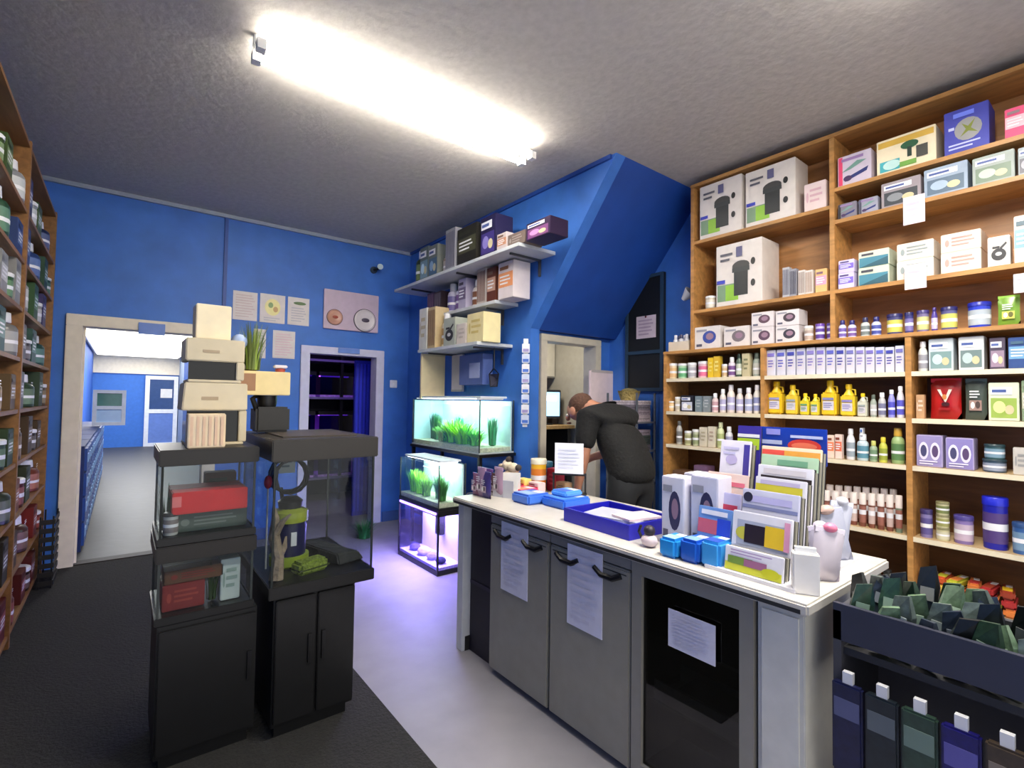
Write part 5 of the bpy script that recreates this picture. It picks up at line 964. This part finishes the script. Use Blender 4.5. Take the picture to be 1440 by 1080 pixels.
# heap of food packets on the fifth shelf, near bay
pk = [(220, 180, 40), (200, 90, 50), (170, 50, 50), (226, 150, 50), (190, 190, 60), (150, 60, 40), (230, 200, 90), (206, 120, 60)]
pk2 = ['golden', 'orange', 'crimson', 'amber', 'lime yellow', 'brick red', 'lemon', 'copper']
zt = [zl['r9']]*4
for k in range(18):
    col = k % 6; lev = k//6; y = .765-col*.062+lev*.008
    t = flat(pk2[(k*3+lev) % 8]+' flat food packet, %s layer and %s pile on fifth near shelf' % (('lowest', 'middle', 'top')[lev], ORD[col]), 3.49+.02*(col % 2), 3.66, y-.027, y+.027, .042, pk[(k*3+lev) % 8], pk[(k*3+lev+3) % 8], z=zl['r9']+lev*.0445+.001, rz=random.uniform(-.16, .16)); t['group'] = 'food packets on the fifth shelf'
row('lower rack middle bay, fifth shelf', zl['r9'], zl['r8']-.026, [(1180+k*15, 1193+k*15, 790+k*3, 'tub', 'dark grey tub', ((60, 64, 60), (100, 104, 100), (40, 40, 40))) for k in range(5)])
row('lower rack near bay, lowest shelf', .06, zl['r9']-.026, [(1300, 1330, 870, 'tub', 'grey white bucket', ((150, 150, 146), (110, 110, 120), (170, 170, 170))), (1334, 1366, 880, 'tub', 'dark blue bucket', ((26, 30, 80), (60, 60, 100), (30, 30, 60))), (1370, 1410, 890, 'carton', 'black carton', ((26, 26, 26), (60, 60, 60)), dict(pr='text'))])
# tray on the far end of the ledge
t = thing('display_tray', 'white tray of small bottles on the far end of the ledge', 'tray', (3.56, 2.31, LEDGE), -PI/2); MB().box(-.09, -.09, 0, .09, .09, .008, CREAMB).box(-.09, -.09, .008, .09, -.082, .075, M((214, 200, 180))).box(-.09, .082, .008, .09, .09, .09, M((214, 200, 180))).box(-.09, -.082, .008, -.082, .082, .08, M((206, 190, 170))).box(.082, -.082, .008, .09, .082, .08, M((206, 190, 170))).build('tray_body', t)
for k in range(6): put('bottle', 'small white bottle, %s in the tray on the ledge\'s far end' % ORD[k], 3.51+.05*(k//3)+.0, 2.36-.05*(k % 3), LEDGE+.0085, .042, .042, .125, ((206, 206, 214), (150, 150, 190), (60, 60, 90) if k % 2 else (220, 220, 226)))
# notice board, hook and stacks between the doorway and racks
a, c = at(882, 394, X=XR-.02), at(934, 550, X=XR-.02)
t = thing('dark_board', 'tall dark framed two panel board beside the upper rack', 'board', (XR-.025, (a.y+c.y)/2, c.z), -PI/2); W, Hh = (a.y-c.y)/2, a.z-c.z
MB().box(-W, -.008, 0, W, .025, Hh, M((16, 18, 17), .5)).build('backing', t)
fm = M((36, 62, 86), .5)
for x in (-W, W-.03): MB().box(x, -.02, 0, x+.03, -.008, Hh, fm).build('frame_stile', t)
for z in (0, .34, Hh-.03): MB().box(-W+.03, -.02, z, W-.03, -.008, z+.03, fm).build('frame_rail', t)
a2, c2 = at(895, 446, X=XR-.04), at(922, 474, X=XR-.04)
t = thing('paper_notice', 'whitish notice pinned to the dark framed board', 'notice', (XR-.038, (a2.y+c2.y)/2, c2.z), -PI/2); w2 = (a2.y-c2.y)/2; MB().box(-w2, -.002, 0, w2, .002, a2.z-c2.z, M((206, 190, 200), .7)).build('sheet', t); prints('print', t, w2*1.9, (a2.z-c2.z)*.95, -.0022, lines(.1, .9, .1, .9, 5, (170, 150, 170)), .003); MB().ell((0, -.006, a2.z-c2.z-.01), (.01, .006, .01), M((90, 20, 30))).build('pin', t)
t = thing('filing_shelf', 'grey metal shelf unit heaped with paper below the dark board', 'shelving', (3.6, 2.88, 0), -PI/2)
for x in (-.17, .155): 
    for y in (-.13, .12): MB().box(x, y, 0, x+.015, y+.015, 1.5, M((120, 124, 130), .4, metal=.5)).build('post', t)
for z in (.1, .42, .72, 1.0, 1.25): MB().box(-.17, -.13, z-.014, .17, .135, z, M((130, 130, 136), .4, metal=.4)).build('shelf', t)
k = 0
for z, n in ((.42, 3), (.72, 4), (1.0, 4), (1.25, 4)):
    zz = z
    for j in range(n):
        h = random.uniform(.035, .06); c = random.choice([(150, 136, 146), (120, 112, 124), (176, 160, 166), (90, 96, 90), (196, 184, 190), (70, 80, 74)]) if z > .8 else random.choice([(70, 80, 74), (96, 100, 96), (60, 64, 60), (120, 124, 116)])
        q = thing('paper_pile', 'paper pile, %s from bottom on the grey unit\'s %s shelf' % (ORD[j], {.42: 'lowest', .72: 'second', 1.0: 'third', 1.25: 'upper'}[z]), 'paper', (3.6+random.uniform(-.01, .01), 2.88, zz), -PI/2+random.uniform(-.04, .04), 'paper piles on the grey unit')
        MB().box(-.135, -.105, 0, .135, .105, h-.001, M(c, .7, .3, 60, .4)).build('sheets', q); MB().box(-.137, -.107, h*.4, .137, .09, h*.5, M(tuple(int(v*.6) for v in c), .7)).build('divider', q); zz += h
t = thing('basket', 'yellowish basket at the top of the grey paper unit', 'basket', (3.6, 2.9, zz), 0); MB().lathe([(.075, 0), (.1, .08), (.105, .085), (.095, .08), (.07, .01)], M((170, 150, 90), .8, .3, 60, .8), 14).build('body', t, smooth=True); MB().ell((0, 0, .08), (.075, .075, .03), M((120, 110, 70), .9, .3, 40, 1)).build('contents', t, smooth=True)
a = at(962, 408, X=3.7)
t = thing('clamp_lamp', 'small white clamp lamp on the end of the upper rack', 'lamp', (3.6, UPP[0]+.03, 2.16)); MB().box(-.02, -.014, 0, .02, .016, .05, DARK).build('clamp', t); MB().tube([(0, .005, .05), (0, .05, .12), (-.02, .12, .1)], .007, M((200, 200, 204))).build('arm', t, smooth=True)
b = MB(); b.T = Matrix.Translation((-.02, .12, .1)) @ Matrix.Rotation(.9, 4, 'X'); b.lathe([(.018, 0), (.03, .03), (.055, .09), (.05, .09), (.02, .02)], M((206, 206, 210), .4), 14); b.build('shade', t, smooth=True)
finish_labels()
